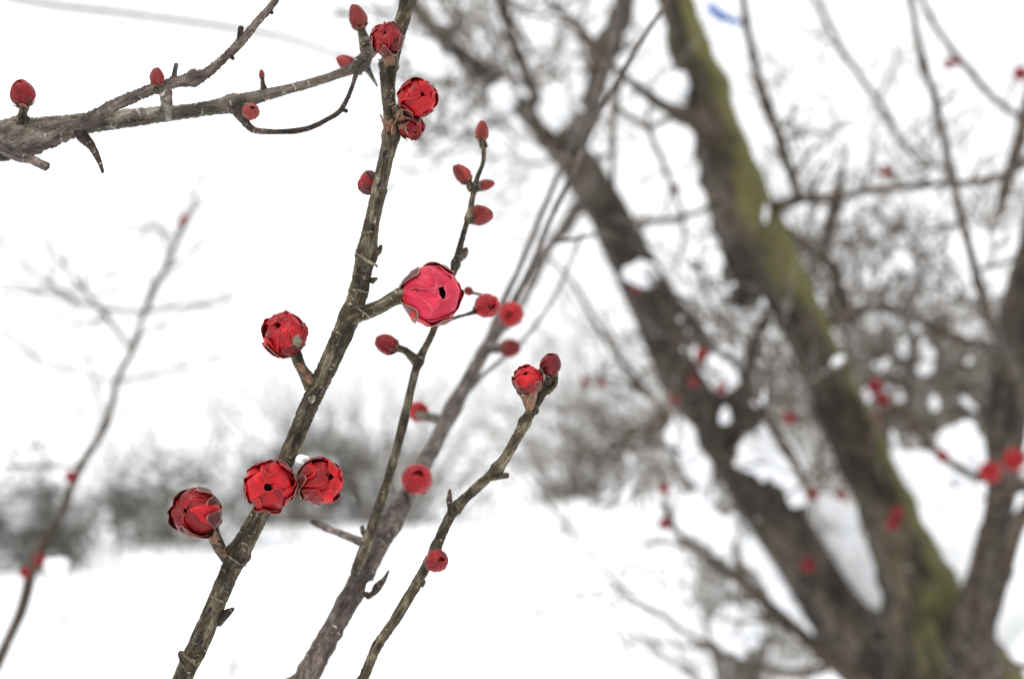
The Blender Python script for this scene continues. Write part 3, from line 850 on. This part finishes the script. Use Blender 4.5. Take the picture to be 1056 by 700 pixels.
nub(bt, [(78, 133, 7, DL), (86, 142, 6, DL), (94, 150, 4.5, DL), (100, 161, 3, DL), (104, 171, 2.2, DL), (106, 178, 1.6, DL)], M_TWIG, "thorn", 31)
nub(bt, [(0, 150, 7, .297), (18, 160, 6.4, .296), (32, 164, 5, .296), (49, 172, 4.4, .296)], M_STEM2, "broken_stub", 32, rough=.2)
nub(bt, [(180, 86, 4, DL), (180, 76, 2.6, DL), (182, 66, 2.2, DL)], M_STEM2, "spur", 33)
nub(bt, [(246, 46, 3.4, DL), (248, 34, 3, DL), (249, 28, 2.6, DL)], M_TWIG, "dormant_bud", 34)
nub(bt, [(236, 56, 3, DL), (241, 61, 2, DL)], M_TWIG, "dormant_bud", 35)
nub(bt, [(276, 10, 3, DL), (281, 14, 2, DL)], M_TWIG, "dormant_bud", 36)
nub(bt, [(196, 84, 4, DL), (201, 72, 2, DL)], M_STEM2, "spur", 37)
bud(bt, 162, 80, 8, .297, (.05, .9, .4), 'russet', 51, [(163, 92, DL)], [4, 5], squash=.95, label="small orange-red bud on top of the twig")

bt = thing("plum_branch", "smoother grey branch behind at the upper left, ending in three red buds", "branch", at(-150, 170, .33), "branches entering at the upper left")
mb = MB()
DR = .318
tube(mb, [(-820, 7300, 26, .48), (-850, 2600, 24, .40), (-640, 600, 20, .34), (-280, 200, 17, .325), (-60, 145, 15, .315), (0, 139, 14.5, .314), (50, 132, 13, .314), (100, 126, 11.5, .315), (150, 120, 10, .316), (200, 114, 8.2, .317), (240, 107, 9.5, DR), (262, 101, 8, DR), (290, 94, 6, DR),
          (320, 86, 5.4, .32), (350, 76, 5.4, .322), (372, 66, 7.5, .324), (380, 52, 7, .325), (376, 40, 5, .325)],
     seg=28, step=2, rough=.08, fine=.03, seed=33, rs=.90, knots=[(5.4, .35, .25, None), (10, .2, .3, None), (15, .3, .3, None)])
part("stem", mb, M_BRANCH, bt)
bud(bt, 23, 97, 13, .3085, (-.12, .92, .35), 'tight', 53, [(23, 119, .311), (23, 128, .313)], [5, 5, 9], label="round red bud on a short neck at the left edge")
nub(bt, [(171, 118, 8, .315), (172, 106, 6, .309), (171, 96, 6.5, .303)], M_BRANCH, "spur", 41)
bud(bt, 259, 115, 9, .312, (.35, .1, .9), 'russet', 54, [(252, 112, DR)], [6, 6])
bud(bt, 270, 77, 4, DR, (-.1, .97, .1), 'russet', 55, [(271, 86, DR), (273, 97, DR)], [2.5, 2.5, 4], squash=.8)
bud(bt, 369, 19, 11.5, .326, (-.25, .9, .25), 'russet', 56, [(374, 36, .326), (379, 50, .325)], [5, 5, 6], squash=.85, label="tall red bud pointing up beside the main stem")
bud(bt, 358, 66, 9.5, .324, (-.80, .55, .15), 'russet', 57, [(371, 70, .324)], [5, 6], squash=.9)
nub(bt, [(374, 62, 7, .326), (384, 48, 8, .328), (386, 42, 5, .328)], M_BROWNBUD, "leaf_bud", 42)
nub(bt, [(246, 112, 8, .316), (252, 124, 5, .314), (262, 134, 3.4, .312), (282, 136, 2.8, .31), (305, 135, 3, .31), (322, 131, 2.8, .31), (336, 124, 2.6, .311), (350, 115, 2.8, .312), (359, 100, 2.4, .314), (365, 84, 2.2, .318), (368, 72, 3, .322)], M_TWIG, "side_twig", 43)
nub(bt, [(352, 113, 2.6, .312), (358, 115, 2, .312)], M_TWIG, "dormant_bud", 44)
nub(bt, [(378, 70, 4, .326), (384, 80, 2, .328), (389, 89, 1, .33)], M_BRANCH, "spur", 45)

# ------------------------------------------------------------------ the blurred stem at the left
def side(mb, p, ang, L, r, rnd, d, dd=0.0, depth=1, seg=6, curve=0.0):
    """a small twig starting at photo point p, angle in degrees anticlockwise from right"""
    a = math.radians(ang); pts = []
    n = 4
    x, y = p
    for i in range(n + 1):
        f = i / n
        pts.append((x, y, r * (1 - .6 * f), d + dd * f))
        a += rnd.gauss(0, .14) + curve
        x += math.cos(a) * L / n; y -= math.sin(a) * L / n
    tube(mb, pts, seg, max(4, L / 14), .1, seed=rnd.randint(0, 999), knots=[(i, .5, .12, None) for i in range(1, n)])
    if depth > 0:
        for i in range(1, n + 1):
            if rnd.random() < .75:
                q = pts[i]
                side(mb, (q[0], q[1]), math.degrees(a) + rnd.choice((-1, 1)) * rnd.uniform(25, 70), L * rnd.uniform(.2, .5), q[2] * .7, rnd, q[3], dd * .3, depth - 1, seg)

rnd = random.Random(77)
st = thing("plum_branch", "blurred dark stem at the left edge with small red buds and faint side twigs", "branch", at(-60, 3900, .62), GB)
DB = .62
mb = MB()
tube(mb, [(-120, 3980, 14, .62), (-140, 1600, 13, .68), (-60, 820, 10, .73), (-5, 685, 9, .74), (24, 622, 9, .75), (40, 572, 9, .76), (64, 530, 7.5, .78), (84, 478, 6.4, .82), (108, 438, 5.4, .88), (120, 395, 4.6, .95), (140, 352, 4, 1.0), (150, 315, 3.4, 1.06), (166, 282, 3, 1.1), (182, 247, 2.4, 1.2), (205, 205, 1.6, 1.3)], seg=12, step=4, rough=.1, seed=51, rs=.66, wob=.8, knots=[(5, .4, .2, None), (8, .4, .2, None), (10, .5, .2, None)])
part("stem", mb, M_FINE, st)
for (p, an, L, r, d) in (((150, 322), 10, 95, 2.6, .9), ((150, 322), 172, 150, 2.6, .9), ((135, 360), 140, 130, 3, .85), ((124, 392), 5, 110, 2, .9), ((85, 478), 178, 120, 3, 1.0), ((168, 280), 40, 60, 2, .95), ((182, 247), 150, 60, 2, 1.0), ((184, 240), 60, 70, 2, 1.05), ((145, 335), 75, 120, 2, 1.0), ((80, 310), 150, 110, 2.6, .95)):
    m2 = MB(); side(m2, p, an, L * 1.15, r * .8, rnd, d + .25, .3)
    part("side_twig", m2, M_FINE, st)
for (p, an, L, r, d) in (((150, 322), 60, 150, 1.4, 1.3), ((140, 350), 20, 110, 1.4, 1.3), ((0, 300), -10, 150, 1.6, 1.4), ((0, 340), -35, 150, 1.6, 1.4), ((30, 330), 12, 120, 1.4, 1.5), ((110, 430), 100, 120, 1.3, 1.4), ((176, 262), 110, 110, 1.2, 1.5), ((0, 470), 5, 90, 1.6, 1.4)):
    m2 = MB(); side(m2, p, an, L, r, rnd, d, .3)
    part("side_twig", m2, M_PALETWIG, st)
for (x, y, R, d, ax) in ((73, 491, 7.5, .79, (-.6, .3, .5)), (40, 577, 8, .73, (.3, .6, .6)), (26, 590, 7.5, .73, (-.6, .2, .6)), (190, 227, 6, 1.02, (0, .8, .3))):
    bud(st, x, y, R * .85, d, ax, 'tight', 41)
snow_lump(58, 584, .79, 11, 9, 7, 14, "blurred snow lump on the stem at the left edge")

# faint twigs hanging in from above, far out of focus
tw = thing("bare_twig", "pale out-of-focus twig slanting across the top left corner", "twig", at(30, 0, 1.5))
mb = MB()
tube(mb, [(-60, -20, 2.6, 1.5), (40, 3, 2.6, 1.5), (130, 14, 2.6, 1.5), (240, 29, 2.4, 1.5), (300, 41, 2, 1.5), (350, 58, 1.6, 1.5), (400, 74, 1.5, 1.5), (470, 85, 1.5, 1.5)], 8, 6, .1, seed=61)
part("stem", mb, M_FINE, tw)

# ------------------------------------------------------------------ the big tree on the right
tree = thing("plum_tree", "large out-of-focus tree with dark forking trunks and mossy bark, filling the right side", "tree", at(1020, 2195, 1.25))
mb = MB()
DA = 1.25
tube(mb, [(1030, 2215, 125, 1.27), (1020, 1500, 95, 1.26), (1005, 1000, 82, 1.26), (990, 760, 76, 1.26), (972, 690, 66, 1.26), (958, 640, 50, 1.25), (938, 585, 37, 1.25), (914, 525, 30, 1.25), (890, 470, 28, 1.25), (865, 415, 26, 1.25), (838, 352, 24, 1.25), (812, 300, 26, 1.25), (786, 245, 27, 1.25), (762, 185, 25, 1.25), (746, 145, 23, 1.25), (728, 95, 22, 1.25), (712, 48, 20, 1.25),
          (697, 0, 18, 1.25), (680, -60, 17, 1.25), (655, -160, 14, 1.25), (640, -300, 6, 1.25)],
     seg=40, step=4, rough=.09, fine=.035, seed=71, rs=.98, knots=[(16, .25, .3, 0), (14.5, .35, .25, 0), (12.2, .3, .3, 0), (15, .3, .3, 3)])
part("trunk", mb, M_TRUNK, tree)
mb = MB()
tube(mb, [(985, 790, 55, 1.28), (935, 715, 46, 1.31), (900, 672, 38, 1.33), (868, 640, 28, 1.35), (836, 585, 26, 1.35), (797, 520, 30, 1.35), (762, 460, 33, 1.35), (730, 405, 32, 1.35), (700, 358, 29, 1.35), (672, 305, 23, 1.35), (643, 250, 21, 1.35), (612, 195, 20, 1.35), (585, 158, 17, 1.36), (560, 130, 14, 1.36), (536, 106, 11, 1.37), (500, 76, 8.5, 1.38), (462, 44, 7.5, 1.4), (428, 8, 7, 1.4), (390, -40, 8, 1.4), (340, -120, 5, 1.4)],
     seg=32, step=4, rough=.12, fine=.04, seed=73, rs=1.06, knots=[(7, .2, .4, 3), (10, .2, .4, 0)])
part("limb", mb, M_LIMB, tree)
mb = MB()
tube(mb, [(985, 760, 50, 1.25), (995, 680, 34, 1.23), (1008, 620, 20, 1.21), (1020, 570, 15, 1.2), (1030, 520, 15, 1.2), (1036, 460, 19, 1.2), (1040, 400, 22, 1.2), (1050, 335, 24, 1.2), (1066, 270, 22, 1.2), (1090, 170, 18, 1.2), (1120, 20, 14, 1.2), (1140, -150, 6, 1.2)],
     seg=28, step=4, rough=.12, fine=.04, seed=75)
part("limb", mb, M_LIMB, tree)

def br(ctrl, seg=12, step=5, seed=0, mat=None, rough=.12, name="branch", parent=None, kn=True, wob=.4):
    m2 = MB()
    r = random.Random(seed)
    tube(m2, ctrl, seg, step, rough, seed=seed, wob=wob, knots=[(i + r.uniform(-.3, .3), r.uniform(.2, .5), r.uniform(.06, .14), None) for i in range(1, len(ctrl) - 1)] if kn else ())
    return part(name, m2, mat or M_FINE, parent or tree)

br([(770, 300, 20, 1.32), (762, 270, 15, 1.34), (746, 225, 13, 1.38), (735, 190, 11, 1.45), (724, 140, 8, 1.5), (700, 60, 6, 1.6), (690, -40, 4, 1.6)], seed=1, mat=M_LIMB)
br([(735, 145, 12, 1.24), (712, 124, 9, 1.22), (695, 114, 7, 1.2), (675, 102, 5.5, 1.18), (655, 88, 4.4, 1.15), (640, 76, 3.6, 1.12), (625, 60, 3, 1.12), (600, 30, 3, 1.12), (570, 5, 2.6, 1.12), (540, -30, 2, 1.1)], seed=2)
br([(574, 148, 14, 1.36), (560, 120, 9, 1.34), (545, 85, 6, 1.3), (530, 45, 5.4, 1.28), (518, 8, 5, 1.26), (508, -40, 4, 1.25)], seed=3)
br([(590, 165, 14, 1.38), (600, 130, 12, 1.5), (612, 95, 11, 1.6), (626, 55, 12, 1.7), (640, 10, 12, 1.8), (655, -50, 11, 1.9)], seed=4, mat=M_LIMB)
br([(610, 190, 10, 1.3), (585, 230, 6, 1.1), (562, 262, 4.6, .95), (545, 300, 4, .85), (525, 335, 3, .75)], seed=5)
br([(618, 80, 4, 1.6), (606, 45, 4.5, 1.62), (590, 22, 4, 1.62), (570, 8, 3, 1.62)], seed=6)
br([(640, 80, 4, 1.12), (633, 115, 3.6, 1.12), (631, 155, 3, 1.12), (633, 200, 2.4, 1.12)], seed=7)
br([(634, 112, 3, 1.12), (650, 120, 3, 1.12), (668, 131, 3.4, 1.12), (690, 122, 3, 1.14), (706, 117, 3, 1.16)], seed=8)
br([(668, 131, 3, 1.12), (680, 160, 2.6, 1.15), (692, 190, 2.4, 1.2), (705, 222, 2, 1.25)], seed=9)
br([(640, 226, 5, 1.33), (672, 228, 3, 1.3), (704, 224, 3, 1.27), (735, 212, 3, 1.26), (752, 200, 5, 1.25)], seed=10)
# the ones over the sky at the upper right
br([(800, 214, 8, 1.24), (818, 208, 5, 1.2), (836, 205, 5, 1.15), (862, 204, 4, 1.1), (890, 198, 3.4, 1.08), (925, 194, 3.4, 1.06), (965, 190, 3.4, 1.05), (1000, 188, 3.6, 1.05), (1030, 182, 4, 1.06), (1052, 170, 5, 1.1), (1090, 150, 8, 1.19)], seed=11)
br([(824, 208, 5, 1.18), (816, 180, 5, 1.15), (804, 142, 5.2, 1.12), (790, 104, 5, 1.1), (777, 60, 4.4, 1.1), (768, 10, 4, 1.1), (762, -50, 3, 1.1)], seed=12)
br([(1046, 390, 8, 1.18), (1034, 360, 6, 1.1), (1020, 325, 5, 1.02), (1006, 280, 4.4, 1.0), (993, 230, 4.2, .98), (980, 175, 4, .96), (966, 112, 3.6, .96), (950, 55, 3.2, .96), (938, -5, 3, .96), (930, -60, 2.5, .96)], seed=13)
br([(1100, 150, 6, 1.2), (1056, 124, 3.4, 1.2), (1022, 98, 3, 1.2), (990, 62, 3, 1.2), (960, 18, 2.6, 1.2), (945, -20, 2.4, 1.2)], seed=14)
br([(1075, 60, 8, 1.2), (1058, 115, 7, 1.18), (1048, 150, 6.5, 1.16), (1038, 190, 6, 1.15), (1030, 225, 3, 1.14)], seed=15)
br([(852, 252, 5, 1.18), (857, 232, 7, 1.14), (862, 206, 6, 1.1), (868, 180, 3, 1.1), (874, 150, 2, 1.1)], seed=16)
br([(800, 225, 6, 1.3), (812, 240, 5, 1.3), (830, 250, 4, 1.3), (846, 262, 4, 1.3), (862, 285, 5, 1.3), (880, 330, 6, 1.32)], seed=17)
# lower left of the limb
br([(930, 735, 14, 1.25), (880, 697, 10, 1.24), (840, 664, 8, 1.22), (806, 636, 7, 1.2), (772, 606, 5.5, 1.18), (742, 585, 4.5, 1.15), (715, 565, 4, 1.12), (696, 546, 3.4, 1.1), (684, 520, 2.6, 1.1)], seed=18)
br([(770, 470, 10, 1.35), (742, 470, 6, 1.3), (716, 452, 5, 1.25), (690, 432, 4, 1.2), (668, 405, 3.4, 1.2), (640, 372, 2.8, 1.2), (612, 330, 2.4, 1.2), (590, 290, 2, 1.2), (560, 260, 1.8, 1.2)], seed=19)
br([(850, 690, 5, 1.5), (800, 690, 3.4, 1.6), (740, 672, 3, 1.7), (690, 640, 2.6, 1.8), (640, 606, 2.4, 1.9), (600, 560, 2, 2.0), (560, 515, 1.8, 2.0)], seed=20)
br([(1000, 690, 10, 1.18), (1022, 640, 8, 1.1), (1036, 590, 7, 1.06), (1050, 545, 7, 1.04), (1070, 500, 6, 1.02), (1100, 420, 5, 1.02)], seed=21)
br([(1010, 650, 10, 1.16), (1006, 600, 8, 1.1), (1012, 560, 7, 1.08), (1030, 520, 6, 1.06), (1060, 500, 5, 1.05), (1090, 490, 4, 1.05)], seed=22)
br([(1000, 700, 6, 1.1), (1030, 690, 4, 1.08), (1070, 686, 3, 1.08)], seed=23)
br([(890, 465, 8, 1.22), (905, 440, 5, 1.2), (925, 420, 4.5, 1.18), (950, 450, 4, 1.16), (985, 480, 4, 1.14), (1010, 492, 4, 1.12), (1030, 490, 4, 1.12)], seed=24)
br([(700, 355, 8, 1.33), (735, 372, 5, 1.28), (762, 395, 5, 1.25), (790, 430, 5, 1.22), (815, 470, 5, 1.2), (835, 510, 4, 1.2)], seed=25)
br([(812, 300, 8, 1.28), (790, 330, 6, 1.32), (775, 365, 6, 1.35), (772, 400, 5, 1.4), (790, 440, 4, 1.42)], seed=26)
br([(838, 345, 8, 1.25), (862, 330, 5, 1.25), (890, 318, 5, 1.27), (925, 322, 4, 1.3), (960, 335, 4, 1.35), (1000, 352, 4, 1.35), (1040, 362, 5, 1.3)], seed=27)
br([(958, 178, 3, 1.9), (930, 146, 3, 1.9), (905, 104, 3.2, 1.9), (870, 54, 3, 1.9), (838, -2, 2.6, 1.9), (815, -50, 2, 1.9)], seed=28)

# side twigs on the branches, each its own small spray
rnd = random.Random(5)
sprays = [(803, 140, 60, 45, 2, 1.12), (790, 104, 140, 45, 2, 1.1), (804, 142, 10, 80, 1.8, 1.12), (816, 180, 120, 40, 2, 1.15), (815, 190, 60, 60, 2, 1.15), (836, 205, 80, 70, 1.8, 1.15), (890, 198, 70, 55, 1.8, 1.08), (925, 194, 100, 50, 1.8, 1.06), (965, 190, 150, 60, 1.8, 1.05), (1000, 188, 60, 40, 1.8, 1.05),
          (905, 104, 60, 70, 1.8, 1.8), (870, 54, 150, 60, 1.8, 1.8), (930, 146, 130, 60, 1.6, 1.8), (980, 175, 150, 50, 1.8, .96), (966, 112, 40, 40, 1.6, .96), (993, 230, 200, 60, 1.8, .98), (1006, 280, 20, 50, 1.8, 1.0),
          (668, 131, 100, 50, 1.8, 1.12), (633, 160, 200, 40, 1.8, 1.12), (692, 190, 250, 40, 1.6, 1.2), (704, 224, 280, 60, 1.8, 1.27), (672, 228, 240, 50, 1.8, 1.3), (600, 130, 150, 60, 2, 1.4), (545, 85, 160, 60, 2.4, 1.3), (530, 45, 140, 70, 2, 1.28), (500, 76, 200, 70, 2.4, 1.36), (500, 76, 60, 80, 2.4, 1.36), (462, 44, 220, 90, 2.4, 1.3), (462, 44, 80, 60, 2.4, 1.3), (536, 106, 215, 80, 2.6, 1.3), (470, 60, 300, 70, 2.4, 1.2),
          (742, 585, 120, 70, 2, 1.15), (715, 565, 170, 60, 2, 1.12), (772, 606, 110, 70, 2, 1.18), (806, 636, 190, 80, 2.2, 1.2), (696, 546, 100, 70, 2, 1.1), (716, 452, 170, 80, 2.2, 1.25), (690, 432, 200, 80, 2, 1.2), (668, 405, 150, 60, 2, 1.2), (640, 372, 120, 60, 1.6, 1.2), (742, 470, 230, 80, 2.2, 1.28), (716, 452, 260, 80, 2, 1.2), (730, 420, 190, 90, 2.2, 1.2), (700, 360, 200, 80, 2.2, 1.25),
          (690, 640, 150, 90, 1.8, 1.8), (740, 672, 170, 90, 1.8, 1.7), (640, 606, 190, 90, 1.6, 1.9), (800, 690, 150, 80, 1.8, 1.6), (820, 650, 160, 70, 2, 1.2), (860, 680, 170, 90, 2, 1.22)]
for (x, y, an, L, r, d) in sprays:
    m2 = MB(); side(m2, (x, y), an, L, r * rnd.uniform(.8, 1.2), rnd, d, rnd.uniform(-.05, .1), 1)
    part("side_twig", m2, M_FINE, tree)
# the tangle of finest twigs, one mass
mass = MB()
rnd = random.Random(9)
def tangle(n, x0, x1, y0, y1, d0, d1, L0, L1, r0, r1, am=90, asd=55, mi=0):
    for _ in range(n):
        d = rnd.uniform(d0, d1)
        x, y = rnd.uniform(x0, x1), rnd.uniform(y0, y1)
        an = math.radians(rnd.gauss(am, asd)); L = rnd.uniform(L0, L1)
        a = at(x, y, d); b = at(x + math.cos(an) * L, y - math.sin(an) * L, d + rnd.uniform(-.15, .15))
        f0 = len(mass.m)
        sticks(mass, a, b, rnd.uniform(r0, r1) * d / F, rnd, 6)
        mass.m[f0:] = [mi] * (len(mass.m) - f0)
tangle(95, 780, 1060, 300, 520, 1.5, 2.6, 60, 150, 1.6, 3.4)
tangle(34, 690, 850, 300, 500, 1.0, 1.24, 50, 120, 1.2, 2.2, 110)
tangle(20, 640, 780, 420, 600, 1.4, 2.4, 50, 130, 1.4, 2.8, 120)
tangle(12, 600, 720, 440, 560, 1.6, 2.6, 60, 140, 1.2, 2.4, 130)
tangle(40, 430, 640, 0, 160, 1.2, 1.9, 50, 120, 1.4, 3.2, 110)
tangle(26, 780, 1050, 150, 330, 1.2, 2.2, 40, 110, 1.2, 2.4)
tangle(10, 680, 900, 600, 720, 1.3, 2.2, 50, 130, 1.2, 2.6, 130)
tangle(40, 820, 1010, 240, 330, 1.4, 2.2, 40, 100, 1.4, 2.6)
tangle(26, 860, 1000, 470, 640, 1.5, 2.4, 40, 110, 1.2, 2.4)
tangle(150, 800, 1060, 230, 500, 1.4, 3.0, 60, 170, .8, 1.8, mi=1)
tangle(80, 690, 840, 260, 480, 1.0, 2.4, 60, 150, .8, 1.7, 110, mi=1)
tangle(60, 560, 760, 340, 500, 1.4, 3.0, 60, 160, .8, 1.7, 125, mi=1)
tangle(110, 420, 660, 0, 190, 1.0, 2.6, 60, 160, .8, 1.8, 120, mi=1)
tangle(80, 780, 1060, 60, 260, 1.4, 3.0, 50, 120, .7, 1.4, 100, mi=1)
tangle(16, 640, 900, 580, 720, 1.2, 2.6, 60, 150, .8, 1.6, 135, mi=1)
tangle(30, 560, 700, 150, 380, 1.6, 3.0, 60, 150, .6, 1.2, 120, mi=1)
o = part("fine_twigs", mass, [M_FINE, M_PALETWIG], tree)
o["kind"] = "stuff"

# red buds scattered over the tree
for i, (x, y, R, d, ax) in enumerate(((1021, 487, 13, 1.10, (-.2, .3, .8)), (1046, 474, 13, 1.08, (.3, .4, .8)), (926, 529, 8, 1.18, (.2, .5, .8)), (921, 541, 7.5, 1.18, (-.4, -.2, .8)), (972, 470, 7, 1.12, (.2, .4, .6)),
        (685, 503, 6, 1.08, (.3, .5, .6)), (685, 540, 7, 1.08, (-.2, -.5, .6)), (696, 413, 7, 1.18, (.1, .4, .8)), (724, 366, 8, 1.12, (.4, .3, .8)), (716, 394, 6, 1.14, (.4, .3, .8)), (744, 400, 6, 1.12, (.4, -.3, .8)), (815, 430, 8, 1.12, (.3, .5, .7)),
        (833, 582, 8, 1.25, (.3, .5, .7)), (838, 510, 7, 1.18, (.3, .4, .7)), (868, 510, 6, 1.18, (.3, .4, .7)), (903, 398, 9, 1.2, (.2, .5, .7)), (911, 412, 8, 1.22, (.2, .5, .7)), (908, 432, 7, 1.2, (.4, .2, .7)), (1052, 76, 8, 1.0, (-.7, .2, .4)), (978, 66, 6, 1.2, (-.5, .4, .5)), (988, 63, 5, 1.2, (.5, .5, .4)),
        (697, 195, 5, 1.22, (.2, .6, .5)), (622, 395, 5, 1.2, (.2, .6, .5)), (603, 393, 5, 1.2, (-.4, .6, .5)), (914, 178, 6, 1.07, (.1, .8, .4)), (655, 298, 5, 1.3, (-.4, .3, .7)))):
    bud(tree, x, y, R * .92, d, ax, 'far' if i < 2 else 'tight', (5 if i % 2 else 3) if i < 2 else 41, roll=i)

# snow lodged in the forks and along the limbs
GS = "snow clumps lodged in the big tree"
snow_lump(790, 466, 1.27, 27, 24, 16, 21, "rounded white snow clump in front of the dark left limb, at its middle", GS, extra=[(812, 482, 1.26, 17, 20, 12, 5), (822, 500, 1.25, 14, 22, 12, 6)])
snow_lump(864, 545, 1.375, 21, 34, 16, 22, "upper half of the tall snow drift in the fork between the two big trunks", GS, ang=.45)
snow_lump(894, 606, 1.36, 25, 60, 18, 23, "long snow drift filling the fork between the two big trunks", GS, ang=.45)
snow_lump(944, 505, 1.36, 30, 42, 20, 25, "large snow clump right of the mossy trunk, above the red buds' height", GS, ang=.75, extra=[(985, 540, 1.36, 34, 34, 20, 7, 18, .7)])
snow_lump(965, 575, 1.32, 27, 48, 20, 26, "narrow snow clump low in the fork right of the mossy trunk", GS, ang=.5)
snow_lump(992, 468, 1.45, 26, 30, 18, 27, "snow clump between the mossy trunk and the right-hand limb", GS)
snow_lump(1030, 560, 1.3, 16, 48, 14, 28, "upright snow strip behind the curved branch at the right edge", GS, ang=-.4)
snow_lump(1040, 640, 1.35, 30, 60, 18, 29, "snow heap in the bottom right corner below the curved branch", GS, ang=-.5)
snow_lump(790, 572, 1.36, 20, 40, 14, 30, "knobbly snow ridge along the left side of the left limb", GS, ang=.55, extra=[(818, 616, 1.36, 17, 30, 12, 8, 18, .75), (848, 646, 1.36, 14, 24, 11, 9, 18, .8)])
snow_lump(742, 384, 1.15, 15, 20, 10, 31, "small oblong snow clump beside red buds on the left limb", GS, ang=.7)
snow_lump(662, 282, 1.28, 17, 13, 10, 32, "pale snow cap on the upper part of the left limb", GS)
snow_lump(704, 452, 1.2, 15, 20, 10, 33, "snow clump on a twig left of the left limb", GS, ang=.4, extra=[(719, 480, 1.2, 14, 22, 10, 4, 18, .4)])
snow_lump(738, 548, 1.15, 16, 24, 12, 34, "egg-shaped snow clump on the low branch left of the left limb", GS, ang=.5)
snow_lump(716, 530, 1.18, 16, 20, 10, 35, "snow clump just above the low branch with two red buds", GS, ang=.4)
snow_lump(760, 648, 1.27, 26, 24, 14, 36, "broad snow clump under the low branch near the bottom", GS)
snow_lump(519, 100, 1.3, 14, 14, 10, 37, "round snow ball on the thin upper end of the left limb", GS)
snow_lump(573, 110, 1.32, 17, 22, 12, 38, "snow clump in the fork at the top of the left limb", GS)
snow_lump(697, 92, 1.24, 14, 16, 8, 39, "snow wedge where a branch leaves the mossy trunk", GS)
snow_lump(812, 190, 1.22, 12, 17, 8, 40, "snow clump in the angle right of the mossy trunk near the top", GS)
snow_lump(1000, 262, 1.2, 20, 26, 10, 41, "snow clump near the right edge below the level branch", GS)
snow_lump(445, 62, 1.3, 26, 14, 10, 42, "snow streak on the branch end right of the main stem", GS, ang=-.6)
# a scrap of something blue beyond the mossy trunk
bm, BN, BL, BB = new_mat("blue_scrap")
BB.inputs['Base Color'].default_value = (0.05, 0.13, 0.42, 1)
sb = MB()
vs, fs = [], []
for i in range(13):
    u = i / 12
    for jx in range(5):
        v = -1 + jx / 2
        vs.append(tuple(at(732 + 30 * u + v * 2 + 2 * noise.noise(Vector((u * 3, v, 1))), 6 + 22 * u - v * (5.5 - 3 * u) + 3 * math.sin(u * 5), 1.5 + 0.012 * noise.noise(Vector((u * 4, v, 7))))))
for i in range(12):
    for jx in range(4):
        q = i * 5 + jx; fs.append((q, q + 1, q + 6, q + 5))
sb.add(vs, fs)
ob = solo("blue_scrap", sb, bm, "small blurred blue scrap caught beyond the mossy trunk, by the top edge", "scrap", at(747, 28, 1.5))
solid(ob, 0.002)
# crumbs of snow on the finest twigs
cr = MB()
rnd = random.Random(15)
def crumbs(n, x0, x1, y0, y1, d0, d1, r0, r1):
    for _ in range(n):
        d = rnd.uniform(d0, d1); r = rnd.uniform(r0, r1)
        lump_mb(cr, rnd.uniform(x0, x1), rnd.uniform(y0, y1), d, r * rnd.uniform(.4, 0.9), r * rnd.uniform(.7, 1.9), r * .7, rnd.randint(0, 999), 6, rnd.uniform(-1, 1), .5)
crumbs(18, 700, 800, 290, 440, .95, 1.2, 1, 4.6)
crumbs(34, 840, 1000, 250, 460, 1.1, 1.9, 2, 9)
crumbs(20, 640, 760, 400, 620, 1.05, 1.9, 2, 8)
crumbs(14, 430, 600, 10, 130, 1.1, 1.5, 2, 9)
crumbs(12, 780, 1050, 190, 300, 1.0, 1.6, 2, 8)
crumbs(14, 640, 860, 560, 690, 1.1, 1.8, 2, 8)
crumbs(5, 720, 960, 220, 600, .9, 1.1, 1, 2.4)
solo("snow", cr, M_SNOW, "crumbs of snow clinging to the finest twigs of the big tree", "snow", at(800, 450, 1.3), kind="stuff")
